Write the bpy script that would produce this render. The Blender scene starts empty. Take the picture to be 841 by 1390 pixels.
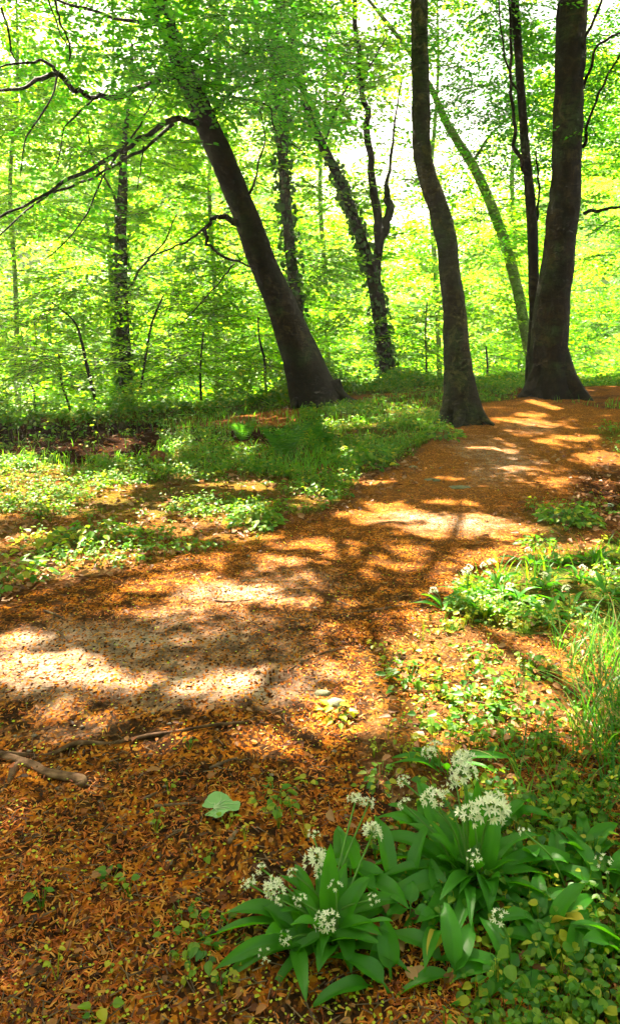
import bpy, math, random
import numpy as np
from mathutils import Vector, Matrix

random.seed(7)
RNG = np.random.default_rng(11)
C = bpy.context.scene.collection
R = math.radians
PI = math.pi

# ------------------------------------------------------------------ camera
F = 1000.0
CX, CY = 420.5, 695.0
PITCH = R(12.1)
CAM = np.array([0.0, 0.0, 1.0])
FWD = np.array([0, math.cos(PITCH), -math.sin(PITCH)])
UP = np.array([0, math.sin(PITCH), math.cos(PITCH)])
RGT = np.array([1.0, 0, 0])

def P(px, py, depth):
    """world point seen at photograph position px,py whose distance along y is depth"""
    d = FWD * F + RGT * (px - CX) + UP * (CY - py)
    return CAM + d * (depth / d[1])

def proj(x, y, z):
    v = np.stack([x - CAM[0], y - CAM[1], z - CAM[2]], -1)
    f = v @ FWD
    f = np.where(np.abs(f) < 1e-3, 1e-3, f)
    return CX + F * (v @ RGT) / f, CY - F * (v @ UP) / f, f

# ------------------------------------------------------------------ noise
_perm = np.random.default_rng(5).random((256, 256))
def vnoise(x, y):
    xi = np.floor(x).astype(int); yi = np.floor(y).astype(int)
    fx = x - xi; fy = y - yi
    fx = fx * fx * (3 - 2 * fx); fy = fy * fy * (3 - 2 * fy)
    a = _perm[xi & 255, yi & 255]; b = _perm[(xi + 1) & 255, yi & 255]
    c = _perm[xi & 255, (yi + 1) & 255]; d = _perm[(xi + 1) & 255, (yi + 1) & 255]
    return (a * (1 - fx) + b * fx) * (1 - fy) + (c * (1 - fx) + d * fx) * fy
def fbm(x, y, o=4, seed=0.0):
    s = 0; a = .5; t = 0
    for i in range(o):
        s = s + a * vnoise(x * 2 ** i + seed + 17.3 * i, y * 2 ** i + seed * 1.7 + 9.1 * i)
        t += a; a *= .5
    return s / t
def sst(a, b, x):
    t = np.clip((x - a) / (b - a), 0, 1)
    return t * t * (3 - 2 * t)

# ------------------------------------------------------------------ terrain
def edge_y(x):
    return np.interp(x, [-30, -8, -4, -1.5, 0.5, 3, 6, 12, 30], [8.0, 8.2, 8.9, 10.6, 12.6, 13.6, 14.4, 15, 17])
def height(x, y):
    x = np.asarray(x, float); y = np.asarray(y, float)
    e = edge_y(x)
    rise = 0.40 * sst(5.5, 13, y) * sst(-4.5, 2.0, x) + 0.06 * sst(4, 9, y)
    rise = rise + 0.10 * sst(0.5, 1.6, x) * sst(2.6, 1.4, y)          # low bank under the garlic
    rise = rise + 0.14 * np.exp(-((y - (e - .25)) / .35) ** 2) * sst(0, -2.5, x)    # bank lip on the left
    rise = rise - 0.15 * np.exp(-((y - (e - 1.0)) / .45) ** 2) * sst(-.8, -2.5, x)
    rise = rise + 0.16 * sst(3.4, 4.6, x - .12 * y + 0.6) * sst(3, 6, y) * sst(12, 8, y)
    d = np.maximum(y - e, 0)
    drop = -0.62 * d * sst(0, 1.5, d)
    drop = np.maximum(drop, -7.0 + 0 * d)
    drop = -7.0 * (1 - np.exp(drop / 7.0 * 1.3))
    hill = 24 * sst(28, 80, y) + 12 * sst(80, 260, y)
    hill = hill * (1 - .55 * np.exp(-((x / np.maximum(y, 1) - .13) / .13) ** 2))
    n = 0.05 * (fbm(x * 1.1, y * 1.1, 3, 3) - .5) + 0.035 * (fbm(x * 4.3, y * 4.3, 3, 8) - .5)
    n = n + 0.8 * (fbm(x * .12, y * .12, 3, 1) - .5) * sst(2, 12, d)
    n = n + 0.020 * (fbm(x * 16, y * 16, 3, 5) - .5) * (np.abs(y) < 12)
    return rise + drop + hill + n
H0 = float(height(0.0, 0.0))
CAM[2] = H0 + 1.0

def ground(px, py):
    d = FWD * F + RGT * (px - CX) + UP * (CY - py)
    d = d / d[1]
    t0, t = 0.2, 0.2
    while t < 300:
        p = CAM + d * t
        if p[2] < height(p[0], p[1]): break
        t0 = t; t *= 1.02
    for _ in range(20):
        m = (t0 + t) / 2; p = CAM + d * m
        if p[2] < height(p[0], p[1]): t = m
        else: t0 = m
    p = CAM + d * t
    return np.array([p[0], p[1], float(height(p[0], p[1]))])

# ------------------------------------------------------------------ sun
SAZ, SEL = R(-24), R(52)
SUN = np.array([math.sin(SAZ) * math.cos(SEL), math.cos(SAZ) * math.cos(SEL), math.sin(SEL)])

# sunlit patches on the ground: (px, py, half width px, half height px)
PATCH = [(55, 905, 68, 15), (125, 925, 45, 8), (20, 870, 25, 10), (270, 930, 100, 14), (350, 915, 40, 8), (130, 975, 70, 10), (60, 1000, 40, 9), (230, 790, 32, 7),
         (310, 806, 52, 9), (270, 790, 26, 6), (207, 830, 10, 4), (430, 818, 60, 8), (580, 772, 28, 8), (650, 712, 62, 11), (585, 722, 45, 8),
         (520, 700, 55, 7), (690, 722, 40, 6), (430, 740, 45, 6), (520, 690, 20, 5), (60, 672, 95, 24), (140, 660, 60, 9), (10, 650, 60, 20), (727, 577, 26, 4), (690, 572, 20, 2),
         (745, 602, 20, 2.5), (300, 705, 60, 10), (330, 725, 35, 7), (240, 725, 30, 7), (150, 760, 45, 9), (40, 735, 28, 12), (170, 720, 25, 6), (90, 770, 30, 8), (375, 690, 30, 5),
         (690, 902, 125, 42), (550, 925, 100, 34), (620, 965, 120, 30), (770, 960, 60, 38), (480, 955, 70, 14), (800, 900, 30, 25), (620, 990, 80, 10),
         (640, 800, 60, 10), (700, 780, 50, 9), (760, 745, 80, 8), (812, 790, 40, 10), (600, 835, 40, 7), (670, 830, 50, 9), (820, 870, 25, 20),
         (350, 1010, 55, 9), (440, 985, 40, 9), (665, 1062, 26, 9), (690, 1075, 14, 7), (215, 1012, 30, 5), (590, 1015, 35, 7), (610, 650, 20, 2.5), (560, 745, 30, 4),
         (820, 625, 40, 5), (500, 655, 30, 3), (330, 660, 50, 5), (240, 690, 50, 6), (470, 580, 40, 4), (560, 560, 30, 3), (118, 1062, 8, 5), (630, 885, 60, 14), (655, 608, 16, 2), (785, 594, 30, 3), (700, 636, 22, 2), (618, 682, 30, 2.5), (752, 655, 22, 3), (480, 760, 40, 5), (660, 760, 30, 5), (390, 760, 25, 4)]
_pc = []
for (a, b, w, h) in PATCH:
    g = ground(a, b); gx = ground(a + w, b); g1 = ground(a, b - h); g2 = ground(a, b + h)
    _pc.append((g[0], g[1], abs(gx[0] - g[0]) + .02, abs(g1[1] - g2[1]) / 2 + .02))
_pc = np.array(_pc)
def lit(x, y, grow=1.0):
    """true where a hole in the canopy lets the sun reach ground point x,y"""
    n1 = (fbm(x * 5, y * 5, 3, 2) - .5); n2 = (fbm(x * 5, y * 5, 3, 40) - .5)
    out = np.zeros(x.shape, bool)
    for cx, cy, rx, ry in _pc:
        k = 1.3
        dx = (x + n1 * k * min(rx, .5) - cx) / rx; dy = (y + n2 * k * min(ry, .6) - cy) / ry
        out |= dx * dx + dy * dy < 1.15 * grow
    out |= (fbm(x * 3.1, y * 2.2, 3, 77) > .72) & (y > 3.2)      # stray flecks
    return out
def keep_shade(Pn, zmax_y=13.0):
    """leaves that do not stand between the sun and a sunlit patch"""
    g = Pn.copy()
    for _ in range(2):
        t = (g[:, 2] - height(g[:, 0], g[:, 1])) / SUN[2]
        g = g - SUN * t[:, None]
    L = lit(g[:, 0], g[:, 1])
    inside = (g[:, 1] > -1) & (g[:, 1] < zmax_y) & (np.abs(g[:, 0]) < 9)
    return ~(L & inside)

# ------------------------------------------------------------------ mesh helpers
def mesh(name, V, faces, mat, parent=None, smooth=False):
    """faces: list of int arrays (n,k)"""
    me = bpy.data.meshes.new(name)
    V = np.asarray(V, np.float32)
    faces = [np.asarray(f, np.int32) for f in (faces if isinstance(faces, list) else [faces]) if len(f)]
    me.vertices.add(len(V)); me.vertices.foreach_set('co', V.ravel())
    nl = sum(f.size for f in faces); npoly = sum(len(f) for f in faces)
    me.loops.add(nl); me.loops.foreach_set('vertex_index', np.concatenate([f.ravel() for f in faces]))
    me.polygons.add(npoly)
    tot = np.concatenate([np.full(len(f), f.shape[1], np.int32) for f in faces])
    st = np.concatenate([[0], np.cumsum(tot)[:-1]]).astype(np.int32)
    me.polygons.foreach_set('loop_start', st); me.polygons.foreach_set('loop_total', tot)
    if smooth: me.polygons.foreach_set('use_smooth', np.ones(npoly, bool))
    me.update(calc_edges=True)
    if mat: me.materials.append(mat)
    o = bpy.data.objects.new(name, me); C.objects.link(o)
    if parent: o.parent = parent
    return o

def thing(name, label, cat, loc=(0, 0, 0), group=None):
    o = bpy.data.objects.new(name, None); C.objects.link(o)
    o.location = loc; o['label'] = label; o['category'] = cat
    o.empty_display_size = .2
    if group: o['group'] = group
    return o
def tag(o, label, cat, group=None):
    o['label'] = label; o['category'] = cat
    if group: o['group'] = group
    return o
def kind(o, k, label=None):
    o['kind'] = k
    if label: o['label'] = label
    return o
def rehome(root):
    """put the parts, built at world positions, under an empty standing at the thing's base"""
    m = Matrix.Translation(-Vector(root.location))
    for c in root.children_recursive:
        if c.parent == root: c.matrix_parent_inverse = m

class MB:
    def __init__(s): s.V = []; s.F = []; s.n = 0
    def add(s, V, Fs):
        for f in (Fs if isinstance(Fs, list) else [Fs]):
            if len(f): s.F.append(np.asarray(f) + s.n)
        s.V.append(np.asarray(V)); s.n += len(V)
    def build(s, name, mat, parent=None, smooth=False):
        if not s.V: return None
        d = {}
        for f in s.F: d.setdefault(f.shape[1], []).append(f)
        return mesh(name, np.concatenate(s.V), [np.concatenate(v) for v in d.values()], mat, parent, smooth)

def spline(pts, n):
    p = np.asarray(pts, float)
    if len(p) == 2: 
        t = np.linspace(0, 1, n)[:, None]; return p[0] * (1 - t) + p[1] * t
    q = np.vstack([2 * p[0] - p[1], p, 2 * p[-1] - p[-2]])
    u = np.linspace(0, len(p) - 1 - 1e-6, n); i = u.astype(int); t = (u - i)[:, None]
    a, b, c, d = q[i], q[i + 1], q[i + 2], q[i + 3]
    return .5 * (2 * b + (c - a) * t + (2 * a - 5 * b + 4 * c - d) * t ** 2 + (3 * b - a - 3 * c + d) * t ** 3)

def tube(pts, rad, seg=10, n=None, rough=0.0, seed=0, flare=None, cap=True, gnarl=0.0):
    """tapered tube through pts; rad one radius per point. flare=(height, lobes, amount)"""
    pts = np.asarray(pts, float); rad = np.asarray(rad, float)
    n = n or max(2, (len(pts) - 1) * 5 + 1)
    c = spline(pts, n)
    r = np.interp(np.linspace(0, len(rad) - 1, n), np.arange(len(rad)), rad)
    T = np.gradient(c, axis=0); T /= np.linalg.norm(T, axis=1)[:, None] + 1e-9
    ref = np.array([0, 1.0, 0]) if abs(T[0][1]) < .8 else np.array([0, 0, 1.0])
    A = ref - T * (T @ ref)[:, None]; A /= np.linalg.norm(A, axis=1)[:, None] + 1e-9
    B = np.cross(T, A)
    th = np.linspace(0, 2 * PI, seg, endpoint=False)
    rr = np.repeat(r[:, None], seg, 1)
    L = np.concatenate([[0], np.cumsum(np.linalg.norm(np.diff(c, axis=0), axis=1))])
    if rough:
        cx = np.cos(th)[None] * 1.6 + seed * 3.1; sy = np.sin(th)[None] * 1.6 + L[:, None] * 1.5 / max(rad.mean() * 4, .05) * .25
        rr = rr * (1 + rough * (fbm(cx + 0 * sy, sy + 0 * cx + np.cos(th)[None], 4, seed) - .5) * 2)
    if gnarl:
        rr = rr + gnarl * (fbm(np.cos(th)[None] * 2.2 + seed, L[:, None] * 3.5 + np.sin(th)[None] * 2.2, 3, seed + 3) - .5)
    if flare:
        fh, lobes, amt = flare
        k = np.exp(-L / fh)[:, None]
        lob = 0.5 + 0.5 * np.cos(lobes * th + seed)[None] * (0.7 + .6 * np.cos(2 * th + 1.3 * seed)[None])
        rr = rr * (1 + k * amt * (0.35 + lob))
    V = c[:, None] + rr[..., None] * (np.cos(th)[None, :, None] * A[:, None] + np.sin(th)[None, :, None] * B[:, None])
    V = V.reshape(-1, 3)
    i = np.arange(n - 1)[:, None] * seg; j = np.arange(seg)[None]; j2 = (j + 1) % seg
    Q = np.stack([i + j, i + j2, i + seg + j2, i + seg + j], -1).reshape(-1, 4)
    Fs = [Q]
    if cap:
        V = np.vstack([V, c[0], c[-1]]); m = len(V)
        jj = np.arange(seg); k2 = (jj + 1) % seg
        Fs.append(np.stack([k2, jj, np.full(seg, m - 2)], -1))
        Fs.append(np.stack([(n - 1) * seg + jj, (n - 1) * seg + k2, np.full(seg, m - 1)], -1))
    return V, Fs

# leaf outlines: (along, side)
OUT6 = np.array([(0, 0), (.28, .42), (.68, .40), (1, 0), (.68, -.40), (.28, -.42)])
OUT10 = np.array([(0, 0), (.10, .30), (.34, .5), (.66, .40), (.90, .14), (1, 0), (.90, -.14), (.66, -.40), (.34, -.5), (.10, -.30)])
OUTP = np.array([(0, 0), (.3, .42), (.75, .34), (1, 0), (.75, -.34), (.3, -.42)])
def leaves10(Pb, D, N, L, W, fold=.12, droop=0.0):
    return leaves(Pb, D, N, L, W, fold, droop, OUT10)
def leaves(Pb, D, N, L, W, fold=.12, droop=0.0, OUT=None):
    """one folded six-point leaf per row"""
    D = D / (np.linalg.norm(D, axis=1)[:, None] + 1e-9)
    S = np.cross(N, D); S /= np.linalg.norm(S, axis=1)[:, None] + 1e-9
    Nn = np.cross(D, S)
    OUT = OUT6 if OUT is None else OUT; nv = len(OUT)
    a = OUT[:, 0][None, :, None]; b = OUT[:, 1][None, :, None]
    L = np.asarray(L).reshape(-1, 1, 1); W = np.asarray(W).reshape(-1, 1, 1)
    V = Pb[:, None] + D[:, None] * a * L + S[:, None] * b * W + Nn[:, None] * (np.abs(b) * fold * 2 * W - droop * a * a * L)
    n = len(Pb); base = np.arange(n)[:, None] * nv
    if nv == 6: Q = np.concatenate([base + np.array([[0, 1, 2, 3]]), base + np.array([[0, 3, 4, 5]])])
    else: Q = np.concatenate([base + np.array([q]) for q in ([0, 1, 2, 3], [0, 3, 4, 5], [0, 5, 6, 7], [0, 7, 8, 9])])
    return V.reshape(-1, 3), Q

def unit(v): return v / (np.linalg.norm(v, axis=-1)[..., None] + 1e-9)

def spray_template(rs, length=.9, step=.05, nl=.075):
    """flat beech spray: a main twig along +x with side twigs, leaves on both sides. returns leaf bases, dirs, normals, lengths, twig segments"""
    B, D, tw = [], [], []
    main = lambda t: np.array([t, .06 * math.sin(3 * t), -.10 * t * t])
    k = 0; t = .1
    tw.append((main(0), main(length)))
    side = 1
    while t < length:
        l2 = (length - t) * rs.uniform(.35, .6) + .05
        a = rs.uniform(.6, .95) * side; p0 = main(t)
        d = np.array([math.cos(a), math.sin(a), rs.uniform(-.15, .05)])
        tw.append((p0, p0 + d * l2))
        u = .04; s = 1
        while u < l2:
            B.append(p0 + d * u + [0, 0, -.05 * u]); aa = a + s * rs.uniform(.5, 1.0)
            D.append([math.cos(aa), math.sin(aa), rs.uniform(-.35, .1)]); s = -s; u += step * rs.uniform(.7, 1.2)
        B.append(p0 + d * l2); D.append(d)
        t += rs.uniform(.08, .14); side = -side
    B = np.array(B); D = unit(np.array(D))
    N = unit(np.stack([rs.normal(0, .28, len(B)), rs.normal(0, .28, len(B)), np.ones(len(B))], -1))
    L = nl * rs.uniform(.7, 1.15, len(B))
    return B, D, N, L, tw
RS = np.random.default_rng(3)
TEMPL = [spray_template(RS, .95, .055, .075) for _ in range(6)]
TEMPC = [spray_template(RS, .95, .10, .115) for _ in range(6)]      # coarser leaves for trees farther off

def sprays(pos, yaw, tilt, roll, scale, templ, filt=None, lscale=1.0, twigs=False):
    """baked leaf sprays; returns V,Q of leaves and twig segments"""
    Bs, Ds, Ns, Ls = [], [], [], []
    seg = []
    for k in range(len(templ)):
        idx = np.arange(k, len(pos), len(templ))
        if not len(idx): continue
        B, D, N, L, tw = templ[k]
        cy, sy = np.cos(yaw[idx]), np.sin(yaw[idx]); ct, st_ = np.cos(tilt[idx]), np.sin(tilt[idx]); cr, sr = np.cos(roll[idx]), np.sin(roll[idx])
        X = np.stack([cy * ct, sy * ct, st_], -1)
        Y0 = np.stack([-sy, cy, 0 * cy], -1); Z0 = np.cross(X, Y0)
        Y = Y0 * cr[:, None] + Z0 * sr[:, None]; Z = np.cross(X, Y)
        M = np.stack([X, Y, Z], 1)                      # rows
        s = scale[idx]
        Bs.append((pos[idx][:, None] + np.einsum('li,kij->klj', B, M) * s[:, None, None]).reshape(-1, 3))
        Ds.append(np.einsum('li,kij->klj', D, M).reshape(-1, 3)); Ns.append(np.einsum('li,kij->klj', N, M).reshape(-1, 3))
        Ls.append((L[None] * (s[:, None] ** .5) * lscale).reshape(-1))
        if twigs:
            for a, b in tw:
                seg.append(np.stack([pos[idx] + np.einsum('i,kij->kj', a, M) * s[:, None], pos[idx] + np.einsum('i,kij->kj', b, M) * s[:, None]], 1))
    Bs, Ds, Ns, Ls = map(np.concatenate, (Bs, Ds, Ns, Ls))
    if filt is not None:
        k = filt(Bs + Ds * Ls[:, None] * .5) & filt(Bs); Bs, Ds, Ns, Ls = Bs[k], Ds[k], Ns[k], Ls[k]
    V, Q = leaves(Bs, Ds, Ns, Ls, Ls * .66)
    S = np.concatenate(seg) if seg else None
    if S is not None and filt is not None: S = S[keep_shade(S[:, 1]) & keep_shade(S.mean(1)) & keep_shade(S[:, 0])]
    return V, Q, S
def twig_mesh(S, r=.003):
    """thin three sided twigs for (n,2,3) segments"""
    a, b = S[:, 0], S[:, 1]; d = unit(b - a); ref = np.array([0.3, .2, 1.0]); u = unit(np.cross(d, ref)); v = np.cross(d, u)
    V = []
    for e, rr in ((a, r), (b, r * .45)):
        for k in range(3):
            V.append(e + rr * (math.cos(k * 2.094) * u + math.sin(k * 2.094) * v))
    V = np.stack(V, 1).reshape(-1, 3); i = np.arange(len(a))[:, None] * 6
    Q = np.concatenate([i + np.array([[k, (k + 1) % 3, 3 + (k + 1) % 3, 3 + k]]) for k in range(3)])
    return V, Q

# ------------------------------------------------------------------ materials
def nt(name):
    m = bpy.data.materials.new(name); m.use_nodes = True; t = m.node_tree; t.nodes.clear()
    return m, t
def nd(t, typ, **kw):
    n = t.nodes.new(typ)
    for k, v in kw.items():
        if k in n.inputs.keys() if isinstance(k, str) else False: n.inputs[k].default_value = v
        else: setattr(n, k, v)
    return n
def ramp(t, fac, stops, interp='LINEAR'):
    r = t.nodes.new('ShaderNodeValToRGB'); r.color_ramp.interpolation = interp
    e = r.color_ramp.elements
    while len(e) < len(stops): e.new(.5)
    for k, (p, c) in enumerate(stops):
        e[k].position = p; e[k].color = (*c, 1)
    t.links.new(fac, r.inputs[0]); return r.outputs[0]
def mix(t, f, a, b, typ='MIX'):
    m = t.nodes.new('ShaderNodeMix'); m.data_type = 'RGBA'; m.blend_type = typ
    for s, v in ((m.inputs[0], f), (m.inputs[6], a), (m.inputs[7], b)):
        if hasattr(v, 'is_output') or isinstance(v, bpy.types.NodeSocket): t.links.new(v, s)
        else: s.default_value = v if not isinstance(v, tuple) else (*v, 1)
    return m.outputs[2]
def noise(t, scale, detail=3, rough=.55, coord='Object', stretch=None, dist=0):
    tc = t.nodes.new('ShaderNodeTexCoord'); n = t.nodes.new('ShaderNodeTexNoise')
    n.inputs['Scale'].default_value = scale; n.inputs['Detail'].default_value = detail; n.inputs['Roughness'].default_value = rough
    n.inputs['Distortion'].default_value = dist
    src = tc.outputs[coord]
    if stretch:
        mp = t.nodes.new('ShaderNodeMapping'); mp.inputs['Scale'].default_value = stretch; t.links.new(src, mp.inputs[0]); src = mp.outputs[0]
    t.links.new(src, n.inputs['Vector']); return n.outputs['Fac']

def leaf_mat(name, refl, trans, tmix=.5, gloss=.06, rough=.45, patch=1.2):
    """refl / trans: lists of colours picked leaf by leaf"""
    m, t = nt(name)
    g = t.nodes.new('ShaderNodeNewGeometry')
    f = g.outputs['Random Per Island']
    n = len(refl)
    c1 = ramp(t, f, [(k / max(n - 1, 1), c) for k, c in enumerate(refl)])
    c2 = ramp(t, f, [(k / max(n - 1, 1), c) for k, c in enumerate(trans)])
    d = t.nodes.new('ShaderNodeBsdfDiffuse'); tr = t.nodes.new('ShaderNodeBsdfTranslucent'); gl = t.nodes.new('ShaderNodeBsdfGlossy')
    gl.inputs['Roughness'].default_value = rough; gl.inputs['Color'].default_value = (.9, .95, .9, 1)
    t.links.new(c1, d.inputs[0]); t.links.new(c2, tr.inputs[0])
    a = t.nodes.new('ShaderNodeMixShader'); a.inputs[0].default_value = tmix
    t.links.new(d.outputs[0], a.inputs[1]); t.links.new(tr.outputs[0], a.inputs[2])
    b = t.nodes.new('ShaderNodeMixShader')
    b.inputs[0].default_value = gloss * .45
    t.links.new(a.outputs[0], b.inputs[1]); t.links.new(gl.outputs[0], b.inputs[2])
    o = t.nodes.new('ShaderNodeOutputMaterial'); t.links.new(b.outputs[0], o.inputs[0])
    return m

def bark_mat(name, dark, light, moss, mossamt=.3, scale=6.0, bump=.5):
    m, t = nt(name)
    p = t.nodes.new('ShaderNodeBsdfPrincipled'); p.inputs['Roughness'].default_value = .85
    p.inputs['Specular IOR Level'].default_value = .25
    n1 = noise(t, scale, 6, .65, stretch=(1, 1, .25)); n2 = noise(t, scale * .4, 4, .6); n3 = noise(t, scale * 6, 4, .7, stretch=(1, 1, .35))
    c = ramp(t, n1, [(.40, dark), (.60, light)])
    mf = t.nodes.new('ShaderNodeMapRange'); mf.inputs[1].default_value = .62 - mossamt * .5; mf.inputs[2].default_value = .75 - mossamt * .4
    t.links.new(n2, mf.inputs[0])
    c = mix(t, mf.outputs[0], c, moss)
    c = mix(t, ramp(t, n3, [(.4, (0, 0, 0)), (.6, (1, 1, 1))]), mix(t, .45, c, (dark[0] * .5, dark[1] * .5, dark[2] * .5)), c)
    t.links.new(c, p.inputs['Base Color'])
    b = t.nodes.new('ShaderNodeBump'); b.inputs['Strength'].default_value = bump; b.inputs['Distance'].default_value = .03
    n4 = noise(t, scale * 1.2, 5, .7, stretch=(1, 1, 3.5), dist=.6)
    c2 = mix(t, ramp(t, n4, [(.38, (1, 1, 1)), (.52, (0, 0, 0))]), c, mix(t, .8, c, (0.003, .002, .001))); t.links.new(c2, p.inputs['Base Color'])
    n5 = noise(t, scale * .9, 7, .75, dist=1.0); n6 = noise(t, scale * .35, 3, .5, stretch=(1, 1, .5))
    pale = (light[0] * 2.6 + .01, light[1] * 2.9 + .015, light[2] * 2.6 + .008)
    c3 = mix(t, ramp(t, n5, [(.52, (0, 0, 0)), (.64, (.5, .5, .5))]), c2, pale)
    c3 = mix(t, ramp(t, n6, [(.42, (.7, .7, .7)), (.58, (0, 0, 0))]), c3, (dark[0], dark[1], dark[2])); t.links.new(c3, p.inputs['Base Color'])
    ad = t.nodes.new('ShaderNodeMath'); ad.operation = 'ADD'; t.links.new(n1, ad.inputs[0]); t.links.new(n3, ad.inputs[1])
    ae = t.nodes.new('ShaderNodeMath'); ae.operation = 'MULTIPLY_ADD'; t.links.new(n4, ae.inputs[0]); ae.inputs[1].default_value = 2.0; t.links.new(ad.outputs[0], ae.inputs[2])
    t.links.new(ae.outputs[0], b.inputs['Height']); t.links.new(b.outputs[0], p.inputs['Normal'])
    o = t.nodes.new('ShaderNodeOutputMaterial'); t.links.new(p.outputs[0], o.inputs[0])
    return m
def plain(name, cols, rough=.8, spec=.3, scale=8):
    m, t = nt(name)
    p = t.nodes.new('ShaderNodeBsdfPrincipled'); p.inputs['Roughness'].default_value = rough; p.inputs['Specular IOR Level'].default_value = spec
    n = noise(t, scale, 5, .6)
    c = ramp(t, n, [(.3 + .4 * k / max(len(cols) - 1, 1), c) for k, c in enumerate(cols)])
    t.links.new(c, p.inputs['Base Color'])
    b = t.nodes.new('ShaderNodeBump'); b.inputs['Strength'].default_value = .4; b.inputs['Distance'].default_value = .01
    n2 = noise(t, scale * 5, 4, .7); t.links.new(n2, b.inputs['Height']); t.links.new(b.outputs[0], p.inputs['Normal'])
    o = t.nodes.new('ShaderNodeOutputMaterial'); t.links.new(p.outputs[0], o.inputs[0]); return m

M_BEECH = leaf_mat('beech_leaf', [(.03, .14, .014), (.045, .18, .018), (.06, .19, .014)], [(.06, .52, .02), (.14, .66, .025), (.30, .78, .04)], .58)
M_SPRING = leaf_mat('spring_leaf', [(.03, .12, .012), (.06, .18, .012), (.09, .22, .014), (.12, .24, .012)], [(.08, .44, .014), (.22, .63, .014), (.42, .80, .025), (.60, .88, .08)], .64)
M_CANOPY = leaf_mat('canopy_leaf', [(.04, .12, .012), (.06, .15, .015)], [(.24, .46, .03), (.42, .55, .07)], .5)
M_IVY = leaf_mat('ivy_leaf', [(.015, .06, .012), (.03, .09, .012)], [(.05, .22, .01), (.10, .3, .015)], .3, .08)
M_GARLIC = leaf_mat('garlic_leaf', [(.012, .11, .010), (.022, .165, .013), (.055, .24, .014)], [(.05, .38, .012), (.09, .50, .016), (.22, .60, .02)], .4, .05, .45)
M_GARLICY = leaf_mat('yellowing_garlic_leaf', [(.45, .36, .04), (.55, .42, .06)], [(.6, .5, .05), (.7, .55, .08)], .4, .05)
M_HERB = leaf_mat('herb_leaf', [(.02, .11, .02), (.035, .15, .015), (.06, .19, .012), (.12, .24, .015), (.05, .17, .015), (.42, .40, .03)], [(.07, .35, .02), (.12, .45, .02), (.2, .5, .02), (.4, .6, .03), (.15, .45, .02), (.7, .6, .05)], .4, .05)
M_HERBY = leaf_mat('yellow_herb_leaf', [(.10, .25, .02), (.30, .38, .03), (.50, .42, .05)], [(.3, .55, .03), (.6, .65, .05), (.8, .65, .08)], .45, .05)
M_GRASS = leaf_mat('grass_blade', [(.02, .12, .015), (.035, .16, .015), (.07, .22, .015)], [(.10, .45, .02), (.2, .6, .02), (.35, .7, .03)], .45, .05)
M_TUSS = leaf_mat('tussock_blade', [(.015, .09, .015), (.02, .12, .015), (.04, .16, .015), (.05, .17, .02), (.28, .20, .08)], [(.05, .32, .02), (.08, .4, .02), (.14, .5, .02), (.2, .5, .03), (.4, .3, .1)], .4, .04)
M_FERN = leaf_mat('fern_frond', [(.015, .08, .012), (.035, .13, .015)], [(.05, .26, .02), (.12, .38, .02)], .45, .04)
M_HUSK = leaf_mat('bud_scale', [(.045, .012, .006), (.20, .036, .008), (.42, .085, .012), (.54, .135, .018), (.56, .20, .028), (.60, .30, .07)], [(.2, .05, .01), (.4, .12, .02), (.5, .2, .02), (.6, .25, .03), (.6, .3, .06)], .25, .04)
M_SEED = leaf_mat('yellow_green_speck', [(.30, .36, .03), (.45, .50, .05)], [(.4, .5, .04), (.5, .6, .06)], .3, .03)
M_BROWN = leaf_mat('dead_leaf', [(.10, .035, .015), (.19, .075, .03), (.30, .13, .05), (.38, .22, .12)], [(.2, .07, .02), (.3, .1, .03), (.4, .18, .05), (.4, .2, .1)], .2, .05)
M_FRAG = leaf_mat('leaf_fragment', [(.022, .008, .005), (.05, .018, .009), (.12, .034, .014), (.26, .08, .025), (.38, .18, .07)], [(.1, .04, .01), (.15, .05, .02), (.2, .08, .03), (.3, .12, .04), (.4, .2, .08)], .2, .03)
M_PETAL = leaf_mat('white_petal', [(.80, .80, .66), (.86, .86, .74)], [(.8, .85, .62), (.85, .88, .7)], .35, .03)
M_STALK = leaf_mat('flower_stalk', [(.06, .2, .03), (.1, .26, .04)], [(.1, .3, .04), (.15, .35, .05)], .2, .05)
M_BUTTER = leaf_mat('pale_broad_leaf', [(.20, .42, .17), (.22, .45, .18)], [(.2, .45, .15), (.2, .45, .15)], .25, .05)
M_VEIN = leaf_mat('pale_vein', [(.42, .55, .34), (.45, .58, .36)], [(.3, .5, .2), (.3, .5, .2)], .2, .03)
M_BARKD = bark_mat('dark_beech_bark', (.007, .0035, .0015), (.036, .019, .008), (.035, .055, .018), .25)
M_BARKG = bark_mat('grey_green_bark', (.016, .011, .005), (.105, .080, .034), (.035, .058, .018), .5, 7, .9)
M_BARKLIT = bark_mat('leaf_lit_bark', (.12, .14, .05), (.24, .28, .11), (.14, .28, .04), .7, 5)  # green light from the leaves painted into the bark colour
M_ROOT = plain('root_bark', [(.035, .018, .010), (.11, .06, .035), (.22, .13, .08)], .9, .15, 30)
M_STONE = plain('stone', [(.05, .055, .03), (.14, .14, .08), (.22, .21, .14)], .85, .3, 20)
M_PEB = leaf_mat('pebble', [(.10, .075, .055), (.2, .15, .11), (.32, .26, .2), (.12, .1, .08)], [(.1, .1, .1), (.1, .1, .1)], 0.0, .04)
M_WHITE = plain('white_scrap', [(.75, .78, .82), (.85, .87, .9)], .5, .4)
M_DEADWOOD = plain('dead_twig', [(.05, .03, .02), (.14, .09, .06), (.25, .17, .11)], .85, .2, 30)
M_RUST = plain('rotten_wood', [(.10, .03, .012), (.22, .08, .03)], .9, .2, 20)

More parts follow.
